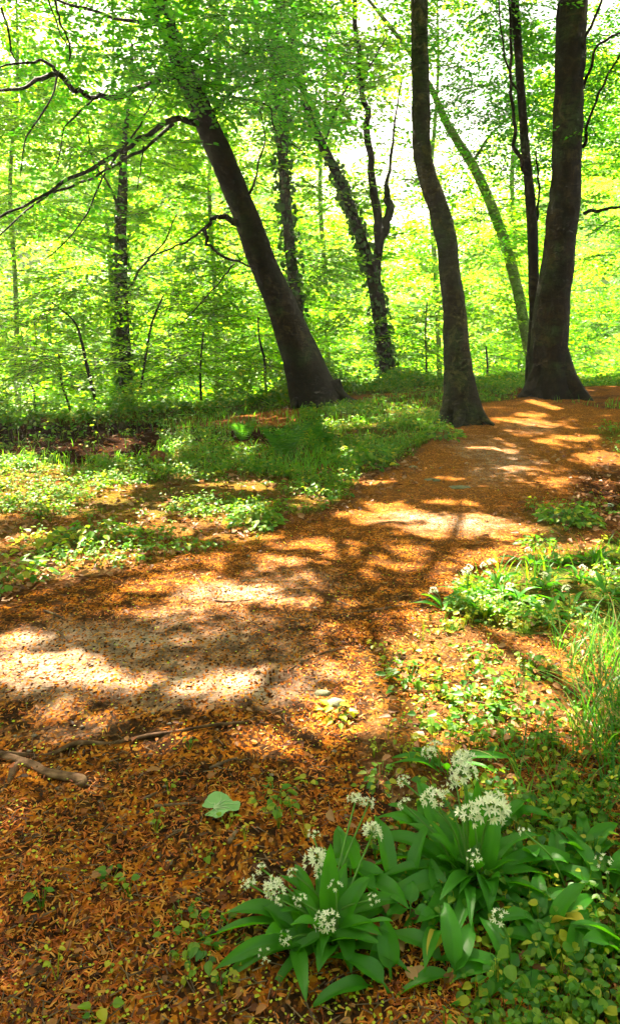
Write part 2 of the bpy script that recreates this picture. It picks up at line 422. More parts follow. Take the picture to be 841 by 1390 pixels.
# ------------------------------------------------------------------ ground masks (in photograph coordinates of a ground point)
def inpoly(px, py, poly):
    p = np.array(poly, float); out = np.zeros(px.shape, bool); j = len(p) - 1
    for i in range(len(p)):
        xi, yi = p[i]; xj, yj = p[j]
        if yi != yj:
            c = ((yi > py) != (yj > py)) & (px < (xj - xi) * (py - yi) / (yj - yi) + xi); out ^= c
        j = i
    return out
PATHP = [(-900, 1900), (-900, 900), (0, 832), (100, 795), (180, 770), (260, 742), (370, 722), (440, 700), (490, 668), (560, 628), (600, 596), (620, 560), (660, 545), (700, 541), (760, 548), (841, 556), (1000, 556), (1000, 585), (860, 592),
         (800, 630), (745, 690), (715, 738), (640, 782), (560, 835), (480, 880), (455, 930), (480, 1010), (560, 1100), (520, 1900)]
def masks(x, y):
    n1 = (fbm(x * 2.2, y * 2.2, 4, 21) - .5) * .5; n2 = (fbm(x * 2.2, y * 2.2, 4, 61) - .5) * .5
    px, py, f = proj(x + n1, y + n2, height(x, y))
    ok = (y > .25) & (y < 16)
    path = inpoly(px, py, PATHP) & ok | (y <= .25)
    e = edge_y(x)
    beyond = y > e + .3
    def ell(cx, cy, rx, ry, s=1.0):
        d = ((px - cx) / rx) ** 2 + ((py - cy) / ry) ** 2
        return np.exp(-d * s * 1.3) * ok
    soil = np.clip(ell(200, 870, 240, 42) + ell(60, 905, 110, 40) + ell(280, 930, 150, 28) + ell(300, 808, 70, 18) + ell(645, 712, 90, 20) + ell(680, 640, 60, 30) * .7 + ell(400, 790, 120, 45) * .6 + ell(640, 600, 60, 20) * .5 + ell(80, 980, 90, 25) * .6 + ell(560, 700, 70, 12) * .7 + ell(730, 580, 60, 14) * .6 + ell(700, 620, 60, 20) * .5 + ell(690, 905, 90, 20) * .5, 0, 1)  # bare soil; several pale ellipses also paint brightness into the sun patches
    green = np.zeros(x.shape)
    green = np.maximum(green, ((px < 420) & (py > 590) & (py < 640) & ok) * .9)
    green = np.maximum(green, (inpoly(px, py, [(-1600, 640), (300, 640), (460, 625), (560, 600), (440, 690), (330, 700), (150, 700), (-1600, 720)]) & ok) * .75)
    green = np.maximum(green, (inpoly(px, py, [(-1800, 715), (130, 700), (380, 690), (380, 735), (200, 760), (60, 800), (-1800, 860)]) & ok) * .32)
    green = np.maximum(green, (inpoly(px, py, [(370, 600), (420, 560), (600, 530), (720, 520), (690, 542), (610, 556), (590, 600), (470, 660), (370, 640)]) & ok) * 1.0)
    green = np.maximum(green, (inpoly(px, py, [(600, 800), (680, 765), (740, 745), (860, 738), (1500, 740), (1500, 870), (820, 870), (700, 868), (600, 855), (560, 835)]) & ok) * 1.3)
    green = np.maximum(green, (inpoly(px, py, [(450, 880), (560, 835), (860, 850), (1500, 870), (1500, 1100), (560, 1040), (440, 990)]) & ok) * .2)
    green = np.maximum(green, (inpoly(px, py, [(520, 1290), (480, 1150), (560, 1090), (700, 1080), (900, 1080), (1700, 1100), (1900, 1900), (560, 1900)]) & ok) * .5)
    green = np.maximum(green, ell(770, 712, 45, 22) * 1.0)
    green = np.maximum(green, ell(835, 590, 30, 18))
    green = np.where(path & (green < .31), green * 0, green)
    green = np.where((y > e - 1.3) & ok & ~path & ~((px < 215) & (py > 588)), 1.0, green)
    green = np.where(beyond, 1.0, green)
    green = np.where((y > 3) & ok & ~path & (np.abs(px - 420) > 470), np.maximum(green, .6), green)
    return px, py, path, soil, green, beyond, ok

# ------------------------------------------------------------------ terrain sheet
def build_ground():
    ys = np.concatenate([np.linspace(-60, -2, 24), np.linspace(-1.8, .3, 12), np.geomspace(.35, 16, 330), np.geomspace(16.3, 420, 120)])
    nc = 300
    u = np.linspace(-1, 1, nc); u = np.sign(u) * (np.abs(u) * .55 + .45 * np.abs(u) ** 3)
    half = np.where(ys < 0.3, np.maximum(2.4, -ys * 1.2 + 2.4), 2.4 + ys * .95)
    half = np.where(ys > 16, half + (ys - 16) * .5, half)
    X = u[None] * half[:, None]; Y = np.repeat(ys[:, None], nc, 1)
    Z = height(X, Y)
    px, py, path, soil, green, beyond, ok = masks(X, Y)
    # path lies a little lower and smoother than the verge
    Z = Z
    V = np.stack([X, Y, Z], -1).reshape(-1, 3)
    nr = len(ys); i = np.arange(nr - 1)[:, None] * nc; j = np.arange(nc - 1)[None]
    Q = np.stack([i + j, i + j + 1, i + nc + j + 1, i + nc + j], -1).reshape(-1, 4)
    m, t = nt('forest_floor')
    o = mesh('ground', V, Q, m, smooth=True)
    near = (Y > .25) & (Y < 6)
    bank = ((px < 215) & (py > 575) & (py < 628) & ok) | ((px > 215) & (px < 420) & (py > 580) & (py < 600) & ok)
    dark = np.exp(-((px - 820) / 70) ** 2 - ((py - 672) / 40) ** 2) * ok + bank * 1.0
    at = o.data.attributes.new('surf', 'FLOAT_COLOR', 'POINT')
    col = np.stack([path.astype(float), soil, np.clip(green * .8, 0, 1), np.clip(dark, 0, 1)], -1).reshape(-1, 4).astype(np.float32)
    at.data.foreach_set('color', col.ravel())
    a = t.nodes.new('ShaderNodeAttribute'); a.attribute_name = 'surf'
    sp = t.nodes.new('ShaderNodeSeparateColor'); t.links.new(a.outputs['Color'], sp.inputs[0])
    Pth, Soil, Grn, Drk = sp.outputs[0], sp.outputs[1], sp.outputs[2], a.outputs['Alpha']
    nA = noise(t, 2.5, 6, .65); nB = noise(t, 45, 5, .75); nC = noise(t, 9, 5, .7); nD = noise(t, 110, 4, .8)
    # bits of bud scale lying about, below the size of the modelled ones
    vo = t.nodes.new('ShaderNodeTexVoronoi'); vo.inputs['Scale'].default_value = 150; tc = t.nodes.new('ShaderNodeTexCoord')
    mp = t.nodes.new('ShaderNodeMapping'); mp.inputs['Scale'].default_value = (1, .6, 1); t.links.new(tc.outputs['Object'], mp.inputs[0]); t.links.new(mp.outputs[0], vo.inputs['Vector'])
    sv = t.nodes.new('ShaderNodeSeparateColor'); t.links.new(vo.outputs['Color'], sv.inputs[0])
    orange = ramp(t, sv.outputs[0], [(0, (.035, .014, .008)), (.25, (.12, .035, .009)), (.45, (.36, .10, .014)), (.7, (.52, .18, .025)), (.93, (.52, .25, .05))], 'CONSTANT')
    humus = ramp(t, nB, [(.3, (.010, .006, .004)), (.55, (.038, .02, .011)), (.75, (.09, .045, .02))])
    litter = mix(t, ramp(t, nC, [(.42, (0, 0, 0)), (.60, (1, 1, 1))]), humus, orange)
    gy = t.nodes.new('ShaderNodeSeparateXYZ'); tq = t.nodes.new('ShaderNodeTexCoord'); t.links.new(tq.outputs['Object'], gy.inputs[0])
    fy = t.nodes.new('ShaderNodeMapRange'); fy.inputs[1].default_value = 2.5; fy.inputs[2].default_value = 6; fy.inputs[4].default_value = .62; t.links.new(gy.outputs[1], fy.inputs[0])
    litter = mix(t, fy.outputs[0], litter, mix(t, .4, orange, (.38, .16, .045)))
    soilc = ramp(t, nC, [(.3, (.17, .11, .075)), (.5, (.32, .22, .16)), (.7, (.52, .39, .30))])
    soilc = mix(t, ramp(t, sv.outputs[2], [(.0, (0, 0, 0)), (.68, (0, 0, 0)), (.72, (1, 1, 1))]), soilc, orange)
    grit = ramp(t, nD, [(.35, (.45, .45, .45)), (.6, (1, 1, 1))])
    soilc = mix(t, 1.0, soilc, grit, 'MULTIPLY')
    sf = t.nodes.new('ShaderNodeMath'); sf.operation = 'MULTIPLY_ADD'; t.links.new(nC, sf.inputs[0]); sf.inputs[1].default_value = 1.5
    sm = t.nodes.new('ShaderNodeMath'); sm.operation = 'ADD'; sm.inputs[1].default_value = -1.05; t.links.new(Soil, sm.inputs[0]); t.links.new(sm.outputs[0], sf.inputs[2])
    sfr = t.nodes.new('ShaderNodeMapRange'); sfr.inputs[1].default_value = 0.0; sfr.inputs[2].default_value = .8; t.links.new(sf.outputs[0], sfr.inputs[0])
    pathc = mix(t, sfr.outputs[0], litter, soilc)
    verge = mix(t, ramp(t, nA, [(.4, (0, 0, 0)), (.6, (1, 1, 1))]), ramp(t, nB, [(.35, (.03, .015, .008)), (.5, (.11, .045, .02)), (.68, (.25, .12, .06))]), litter)
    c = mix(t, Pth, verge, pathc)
    far = t.nodes.new('ShaderNodeSeparateXYZ'); tg = t.nodes.new('ShaderNodeTexCoord'); t.links.new(tg.outputs['Object'], far.inputs[0])
    fm = t.nodes.new('ShaderNodeMapRange'); fm.inputs[1].default_value = 18; fm.inputs[2].default_value = 30; t.links.new(far.outputs[1], fm.inputs[0])
    nF = noise(t, .8, 8, .75)
    grn = ramp(t, nB, [(.3, (.012, .03, .006)), (.5, (.03, .08, .012)), (.7, (.07, .15, .02))])
    gf = t.nodes.new('ShaderNodeMath'); gf.operation = 'MULTIPLY'; t.links.new(Grn, gf.inputs[0]); t.links.new(ramp(t, nC, [(.35, (.3, .3, .3)), (.6, (1, 1, 1))]), gf.inputs[1])
    c = mix(t, gf.outputs[0], c, grn)
    c = mix(t, fm.outputs[0], c, ramp(t, nF, [(.35, (.03, .08, .008)), (.5, (.09, .18, .015)), (.65, (.16, .26, .03))]))
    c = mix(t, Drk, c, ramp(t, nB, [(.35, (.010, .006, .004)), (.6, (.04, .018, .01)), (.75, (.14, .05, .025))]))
    p = t.nodes.new('ShaderNodeBsdfPrincipled'); p.inputs['Roughness'].default_value = 1; p.inputs['Specular IOR Level'].default_value = .0
    t.links.new(c, p.inputs['Base Color'])
    b = t.nodes.new('ShaderNodeBump'); b.inputs['Strength'].default_value = .8; b.inputs['Distance'].default_value = .012
    ad = t.nodes.new('ShaderNodeMath'); ad.operation = 'ADD'; t.links.new(nB, ad.inputs[0]); t.links.new(sv.outputs[1], ad.inputs[1])
    t.links.new(ad.outputs[0], b.inputs['Height']); t.links.new(b.outputs[0], p.inputs['Normal'])
    ou = t.nodes.new('ShaderNodeOutputMaterial'); t.links.new(p.outputs[0], ou.inputs[0])
    return kind(o, 'structure', 'woodland floor with a trodden path of orange bud scales')
build_ground()

# ------------------------------------------------------------------ litter and ground cover
def scatter(n, ymin, ymax, bias=1.0):
    """ground points roughly even in the picture"""
    u = RNG.random(n)
    y = 1 / ((1 / ymin) * (1 - u) + (1 / ymax) * u) ** 1.0 if bias == 1 else ymin * (ymax / ymin) ** u
    x = RNG.uniform(-1, 1, n) * (y * .60 + .5)
    return x, y
def gnormal(x, y, e=.03):
    gx = (height(x + e, y) - height(x - e, y)) / (2 * e); gy = (height(x, y + e) - height(x, y - e)) / (2 * e)
    return unit(np.stack([-gx, -gy, np.ones_like(gx)], -1))

def husk_litter():
    x, y = scatter(230000, .75, 12)
    px, py, path, soil, green, beyond, ok = masks(x, y)
    clump = fbm(x * 3.5, y * 3.5, 4, 31)
    pr = np.where(path | (px > 440), 1.0, .35) * (1 - .70 * np.clip(soil, 0, 1)) * np.clip((clump - .33) * 3.4, .12, 1) * (.62 + .38 * (y > 2.4)) * np.where(green > .6, .45, 1)
    k = (RNG.random(len(x)) < pr) & ~beyond
    x, y = x[k], y[k]; n = len(x)
    L = (.006 + .013 * RNG.random(n) ** 1.4) * np.clip(.75 + y * .14, 1, 1.8); W = L * RNG.uniform(.14, .34, n)
    th = RNG.uniform(0, 2 * PI, n); N = unit(gnormal(x, y) + RNG.normal(0, .35, (n, 3)))
    D = np.stack([np.cos(th), np.sin(th), RNG.normal(0, .28, n)], -1); D = unit(D - N * (D * N).sum(1)[:, None])
    S = np.cross(N, D)
    z = height(x, y) + .002 + RNG.random(n) * .006
    Pb = np.stack([x, y, z], -1)
    a = np.array([-.5, -.15, .2, .5]); curl = RNG.uniform(-.6, 1.2, n)
    V = []
    for q in a:
        c = Pb + D * (q * L)[:, None] + N * ((.25 - q * q) * curl * L * .8)[:, None]
        w = (W * (1 - abs(q) * 1.1) * .5)[:, None]
        V += [c - S * w, c + S * w]
    V = np.stack(V, 1).reshape(-1, 3); i = np.arange(n)[:, None] * 8
    Q = np.concatenate([i + np.array([[2 * k, 2 * k + 1, 2 * k + 3, 2 * k + 2]]) for k in range(3)])
    kind(mesh('leaf_litter', V, Q, M_HUSK), 'stuff', 'orange beech bud scales strewn over the path')
    # yellow green specks
    x, y = scatter(9000, .75, 6.5); px, py, path, soil, green, beyond, ok = masks(x, y)
    k = RNG.random(len(x)) < (1 - .6 * soil); x, y = x[k], y[k]; n = len(x)
    th = RNG.uniform(0, 2 * PI, n); N = unit(gnormal(x, y) + RNG.normal(0, .5, (n, 3)))
    D = np.stack([np.cos(th), np.sin(th), 0 * th], -1)
    L = RNG.uniform(.004, .009, n) * np.clip(.75 + y * .16, 1, 2)
    V, Q = leaves(np.stack([x, y, height(x, y) + .008], -1), D, N, L, L * .8)
    kind(mesh('seed_litter', V, Q, M_SEED), 'stuff', 'small yellow green specks among the bud scales')
husk_litter()
def fragments():
    x, y = scatter(12000, .75, 9); px, py, path, soil, green, beyond, ok = masks(x, y)
    cl = fbm(x * 4, y * 4, 3, 140)
    k = (RNG.random(len(x)) < np.where(path, .8, .6) * (1 - .7 * soil) * np.clip((cl - .35) * 4, .1, 1)) & ~beyond; x, y = x[k], y[k]; n = len(x)
    th = RNG.uniform(0, 2 * PI, n); N = unit(gnormal(x, y) + RNG.normal(0, .3, (n, 3)))
    D = np.stack([np.cos(th), np.sin(th), RNG.normal(0, .15, n)], -1)
    L = (.006 + .018 * RNG.random(n) ** 2.2) * np.clip(.75 + y * .1, 1, 1.6)
    V, Q = leaves(np.stack([x, y, height(x, y) + .005 + RNG.random(n) * .005], -1), D, N, L, L * RNG.uniform(.35, .9, n), .2, .15)
    kind(mesh('leaf_fragments', V, Q, M_FRAG), 'stuff', 'broken brown leaf fragments among the bud scales')
    x, y = scatter(5200, .75, 8); n = len(x); th = RNG.uniform(0, 2 * PI, n); l = RNG.uniform(.008, .045, n)
    z = height(x, y) + .006
    S = np.stack([np.stack([x, y, z], -1), np.stack([x + np.cos(th) * l, y + np.sin(th) * l, height(x + np.cos(th) * l, y + np.sin(th) * l) + .006 + RNG.random(n) * .006], -1)], 1)
    V, Q = twig_mesh(S, .0016); kind(mesh('twig_litter', V, Q, M_DEADWOOD), 'stuff', 'tiny broken twigs scattered over the path')
fragments()
def gravel():
    x, y = scatter(5000, 1.2, 9); px, py, path, soil, green, beyond, ok = masks(x, y)
    k = (RNG.random(len(x)) < .08 + .5 * soil) & path; x, y = x[k], y[k]; n = len(x)
    b = np.array([(1, 0, 0), (0, 1, 0), (-1, 0, 0), (0, -1, 0), (0, 0, 1), (0, 0, -1), (.72, .72, .3), (-.72, .72, .3), (-.72, -.72, .3), (.72, -.72, .3)], float)
    s = (.002 + .007 * RNG.random(n) ** 3) * np.clip(.8 + y * .1, 1, 1.6)
    V = np.stack([x, y, height(x, y) + s * .25], -1)[:, None] + b[None] * s[:, None, None] * RNG.uniform(.6, 1.25, (n, 10, 1)) * np.array([1, 1, .6])
    T = np.array([(4, 0, 6), (4, 6, 1), (4, 1, 7), (4, 7, 2), (4, 2, 8), (4, 8, 3), (4, 3, 9), (4, 9, 0), (5, 6, 0), (5, 1, 6), (5, 7, 1), (5, 2, 7), (5, 8, 2), (5, 3, 8), (5, 9, 3), (5, 0, 9)])
    kind(mesh('gravel', V.reshape(-1, 3), (np.arange(n)[:, None, None] * 10 + T[None]).reshape(-1, 3), M_PEB, smooth=True), 'stuff', 'small pebbles in the trodden soil')
gravel()

def dead_leaves():
    x, y = scatter(26000, 1.0, 12, bias=0)
    px, py, path, soil, green, beyond, ok = masks(x, y)
    d = np.where(path, .004, .0)
    left = inpoly(px, py, [(-1500, 640), (200, 640), (420, 640), (560, 605), (570, 640), (470, 700), (370, 730), (230, 760), (0, 830), (-1500, 880)])
    d = np.where(left & ok, .75, d)
    d = np.maximum(d, (np.exp(-((px - 810) / 75) ** 2 - ((py - 680) / 65) ** 2)) * .9)
    d = np.maximum(d, inpoly(px, py, [(-1500, 575), (420, 575), (420, 640), (-1500, 640)]) * .25)
    d = np.maximum(d, inpoly(px, py, [(470, 880), (900, 840), (1200, 1100), (560, 1090)]) * .16)
    d = np.maximum(d, inpoly(px, py, [(460, 1100), (1200, 1060), (1200, 1800), (360, 1800)]) * .10)
    k = (RNG.random(len(x)) < d) & ~beyond; x, y = x[k], y[k]; n = len(x)
    th = RNG.uniform(0, 2 * PI, n); N = unit(gnormal(x, y) + RNG.normal(0, .4, (n, 3)))
    D = np.stack([np.cos(th), np.sin(th), RNG.normal(0, .2, n)], -1)
    L = RNG.uniform(.022, .05, n) * np.clip(.6 + y * .09, .65, 1.3)
    V, Q = leaves10(np.stack([x, y, height(x, y) + .008 + RNG.random(n) * .015], -1), D, N, L, L * .65, .25, .2)
    kind(mesh('fallen_leaves', V, Q, M_BROWN), 'stuff', 'brown beech leaves lying on the verges')
dead_leaves()

def herbs():
    """low broad-leaved cover: rosettes of small stalked leaves"""
    for nm, mat, cnt, yr, sz, yell in (('ground_cover', M_HERB, 82000, (.7, 13.5), 1.0, 0), ('yellow_ground_cover', M_HERBY, 14000, (1.0, 9), .85, 1)):
        x, y = scatter(cnt, *yr, bias=0 if yell == 0 else 1)
        px, py, path, soil, green, beyond, ok = masks(x, y)
        cl = fbm(x * 1.9, y * 1.9, 4, 90 + yell * 7)
        pr = green * np.clip((cl - .42) * 6, 0.02, 1) * (1 if yell else np.clip(.35 + y * .16, .4, 1))
        if yell:
            pr = pr * (inpoly(px, py, [(440, 760), (1500, 700), (1500, 1060), (560, 1080), (420, 980)]) * .8 + inpoly(px, py, [(560, 1080), (1500, 1060), (1500, 1800), (500, 1800), (420, 1160)]) * .22 + inpoly(px, py, [(-1500, 630), (160, 630), (200, 690), (-1500, 800)]) * .8)
        pr = np.maximum(pr, .003 * path * (py > 950))
        bankp = (px < 215) & (py > 580) & (py < 622)
        pr = np.where(bankp, pr * .12, pr)
        k = (RNG.random(len(x)) < pr) & (y < edge_y(x) + 1.0) & ok; x, y = x[k], y[k]; n = len(x)
        m = RNG.integers(3, 7, n); idx = np.repeat(np.arange(n), m); N_ = len(idx)
        s = np.clip(.42 + y * .075, .5, 1.15)[idx] * sz * RNG.uniform(.6, 1.3, n)[idx]
        hh = RNG.uniform(.015, .07, n)[idx] * RNG.uniform(.6, 1.2, N_) * np.clip(.6 + .12 * y[idx], .7, 1.8)
        th = RNG.uniform(0, 2 * PI, N_); rr = RNG.uniform(.008, .045, N_) * s
        gx, gy = x[idx], y[idx]; gz = height(gx, gy)
        Pb = np.stack([gx + np.cos(th) * rr, gy + np.sin(th) * rr, gz + hh], -1)
        D = np.stack([np.cos(th), np.sin(th), RNG.normal(-.1, .25, N_)], -1)
        N = unit(np.stack([RNG.normal(0, .35, N_), RNG.normal(0, .35, N_) - .1, np.ones(N_)], -1))
        L = RNG.uniform(.018, .04, N_) * s
        V, Q = leaves10(Pb, D, N, L, L * RNG.uniform(.7, .95, N_), .15, .2)
        S = np.stack([np.stack([gx, gy, gz - .005], -1), Pb], 1)
        V2, Q2 = twig_mesh(S, .0011)
        kind(mesh(nm, np.vstack([V, V2]), [Q, Q2 + len(V)], mat), 'stuff', 'low green plants covering the woodland floor' if not yell else 'small yellowing seedlings on the verge')
herbs()

def blades(x, y, L, lean, mat, name=None, w=.004, segs=4, z0=None):
    n = len(x); th = RNG.uniform(0, 2 * PI, n); z = height(x, y) if z0 is None else z0
    d = np.stack([np.cos(th), np.sin(th)], -1); s = np.stack([-np.sin(th + RNG.normal(0, .4, n)), np.cos(th), 0 * th], -1)
    V = []
    for k in range(segs + 1):
        t = k / segs
        off = (lean * L * t ** 1.8)
        c = np.stack([x + d[:, 0] * off, y + d[:, 1] * off, z - .01 + L * (t - .35 * lean * t ** 2.5)], -1)
        ww = (w * (1 - t ** 1.6) + .0003)
        ww = ww if np.isscalar(ww) else ww[:, None]
        V += [c - s * ww, c + s * ww]
    V = np.stack(V, 1).reshape(-1, 3); m = 2 * (segs + 1); i = np.arange(n)[:, None] * m
    Q = np.concatenate([i + np.array([[2 * k, 2 * k + 1, 2 * k + 3, 2 * k + 2]]) for k in range(segs)])
    return V, Q
def grass():
    x, y = scatter(70000, 3, 16, bias=0)
    px, py, path, soil, green, beyond, ok = masks(x, y)
    g = inpoly(px, py, [(380, 640), (400, 560), (600, 528), (720, 515), (700, 545), (610, 556), (590, 590), (480, 640)]) * 1.0
    g = np.maximum(g, inpoly(px, py, [(-1500, 640), (-1500, 560), (420, 560), (420, 640)]) * .45)
    g = np.maximum(g, (px > 700) & (px < 1100) & (py > 545) & (py < 560)) * 1.0
    g = np.maximum(g, inpoly(px, py, [(600, 800), (720, 740), (1100, 740), (1100, 880), (700, 860)]) * .10)
    g = np.maximum(g, ((y > edge_y(x) - .4) & (y < edge_y(x) + 1.2)) * .7)
    g = np.where((px < 215) & (py > 575) & (py < 622), .02, g)
    cl = fbm(x * 2.5, y * 2.5, 3, 55)
    k = (RNG.random(len(x)) < g * np.clip((cl - .3) * 4, .1, 1)) & (~path); x, y = x[k], y[k]
    L = RNG.uniform(.05, .16, len(x)) * np.where(x < -.5, 1.3, 1)
    V, Q = blades(x, y, L, RNG.uniform(.2, .9, len(x)), M_GRASS, w=.0045, segs=3)
    kind(mesh('grass', V, Q, M_GRASS), 'stuff', 'fine green grass along the crest')
grass()

def undergrowth():
    n = 5200; x = RNG.uniform(-9, 9, n); e = edge_y(x); y = e + RNG.normal(.25, .45, n)
    cl = fbm(x * 1.3, y * 1.3, 3, 120)
    hmax = np.interp(x, [-9, -4, -1, 1, 2.5, 6, 9], [.6, .55, .6, .35, .18, .16, .2]) * np.clip((cl - .3) * 3, .15, 1.2)
    m = 16; idx = np.repeat(np.arange(n), m); N_ = n * m
    a = RNG.uniform(0, 2 * PI, N_); r = RNG.uniform(0, .16, N_)
    X = x[idx] + np.cos(a) * r; Y = y[idx] + np.sin(a) * r; Z = height(X, Y) + hmax[idx] * RNG.random(N_)
    L = RNG.uniform(.03, .07, N_)
    k = keep_shade(np.stack([X, Y, Z], -1)) | (Y < 99)
    V, Q = leaves10(np.stack([X, Y, Z], -1), np.stack([np.cos(a), np.sin(a), RNG.normal(0, .4, N_)], -1), unit(RNG.normal(0, .5, (N_, 3)) + [0, 0, 1]), L, L * .6)
    z0 = height(x, y); S = np.stack([np.stack([x, y, z0 - .02], -1), np.stack([x + RNG.normal(0, .06, n), y, z0 + hmax * 1.05], -1)], 1)
    V2, Q2 = twig_mesh(S, .002)
    kind(mesh('undergrowth', np.vstack([V, V2]), [Q, Q2 + len(V)], M_HERB), 'stuff', 'tangled low undergrowth along the lip of the bank')
undergrowth()
# ------------------------------------------------------------------ trees
def pxpath(rows):
    """rows (px, py, depth, width_px) -> points and radii"""
    pts = np.array([P(a, b, d) for a, b, d, w in rows]); rad = np.array([w / 2 * d / (FWD[1] * F + UP[1] * (CY - b)) for a, b, d, w in rows])
    return pts, rad
def branch(rows, mat, parent, seed=0, seg=7):
    pts, rad = pxpath(rows)
    n = len(pts) * 3; L_ = np.linalg.norm(pts[-1] - pts[0])
    pts = spline(pts, n); rad = np.interp(np.linspace(0, len(rad) - 1, n), np.arange(len(rad)), rad) * .85
    rj = np.random.default_rng(seed * 7 + n); pts[1:] += rj.normal(0, 1, (n - 1, 3)) * np.minimum(rad[1:, None] * .55, .02)
    V, Fs = tube(pts, rad, seg, rough=.16, seed=seed, n=n * 2, gnarl=rad[0] * .25)
    return mesh('branch', V, Fs, mat, parent, True)

def blob_sprays(blobs, rs, templ, filt, lscale=1.0, twigs=False, yawbias=None):
    """blobs: (centre xyz, radii xyz, count)"""
    pos, yaw, tilt, roll, sc = [], [], [], [], []
    for c, r, n in blobs:
        d = unit(rs.normal(size=(n, 3))) * (rs.random(n) ** (1 / 2.2))[:, None] * np.array(r)
        pos.append(np.array(c) + d)
        yaw.append(np.arctan2(d[:, 1], d[:, 0]) + rs.normal(0, .7, n)); tilt.append(rs.normal(-.12, .2, n)); roll.append(rs.normal(0, .25, n)); sc.append(rs.uniform(.7, 1.25, n))
    pos, yaw, tilt, roll, sc = map(np.concatenate, (pos, yaw, tilt, roll, sc))
    return sprays(pos, yaw, tilt, roll, sc, templ, filt, lscale, twigs)

SKYGAP = [(600, 95, 60, 75), (515, 160, 42, 60), (540, 215, 30, 50), (655, 225, 40, 50), (560, 265, 35, 40), (440, 60, 36, 55), (172, 62, 14, 16), (360, 55, 16, 16), (520, 30, 40, 45), (640, 150, 40, 40)]
def skyfilt(Pn, strength=1.0, seed=0):
    px, py, f = proj(Pn[:, 0], Pn[:, 1], Pn[:, 2])
    q = np.zeros(len(Pn))
    for cx, cy, rx, ry in SKYGAP:
        q = np.maximum(q, np.exp(-((((px - cx) / rx) ** 2 + ((py - cy) / ry) ** 2) ** 1.5)))
    nn = fbm(px / 55, py / 55, 3, 300 + seed)
    return np.random.default_rng(seed + 9).random(len(Pn)) > q * strength * np.clip(.55 + 1.5 * (nn - .35), 0, 1.05)
def both(a, b): return lambda p: a(p) & b(p)

# --- leaning beech -------------------------------------------------------
g = ground(430, 549)
d0 = g[1]
leaning = thing('beech_tree', 'dark beech leaning steeply left with long bare boughs reaching left', 'tree', tuple(g))
rows = [(436, 562, d0, 74), (424, 530, d0, 62), (414, 500, d0, 56), (400, 462, d0 - .05, 48), (384, 420, d0 - .1, 42), (366, 380, d0 - .2, 39), (350, 342, d0 - .3, 37), (336, 300, d0 - .4, 35), (318, 255, d0 - .5, 34), (300, 212, d0 - .6, 33),
        (283, 175, d0 - .7, 31), (268, 138, d0 - .8, 28), (250, 95, d0 - .95, 26), (232, 50, d0 - 1.1, 24), (212, 0, d0 - 1.3, 22), (190, -60, d0 - 1.5, 20), (160, -150, d0 - 1.7, 16), (120, -300, d0 - 2.0, 10)]
pts, rad = pxpath(rows)
V, Fs = tube(pts, rad, 22, n=110, rough=.07, seed=2, flare=(.25, 5, .35), gnarl=.03)
mesh('trunk', V, Fs, M_BARKD, leaning, True)
D1 = d0 - .7
for rw in ([(452, 520, d0 - .05, 22), (463, 541, d0 - .15, 16), (474, 552, d0 - .3, 8), (486, 558, d0 - .4, 3)], [(410, 525, d0 - .1, 18), (402, 545, d0 - .2, 13), (396, 556, d0 - .35, 5)]):
    p_, r_ = pxpath(rw); V, Fs = tube(p_, r_, 10, rough=.1, seed=6); mesh('root', V, Fs, M_BARKD, leaning, True)
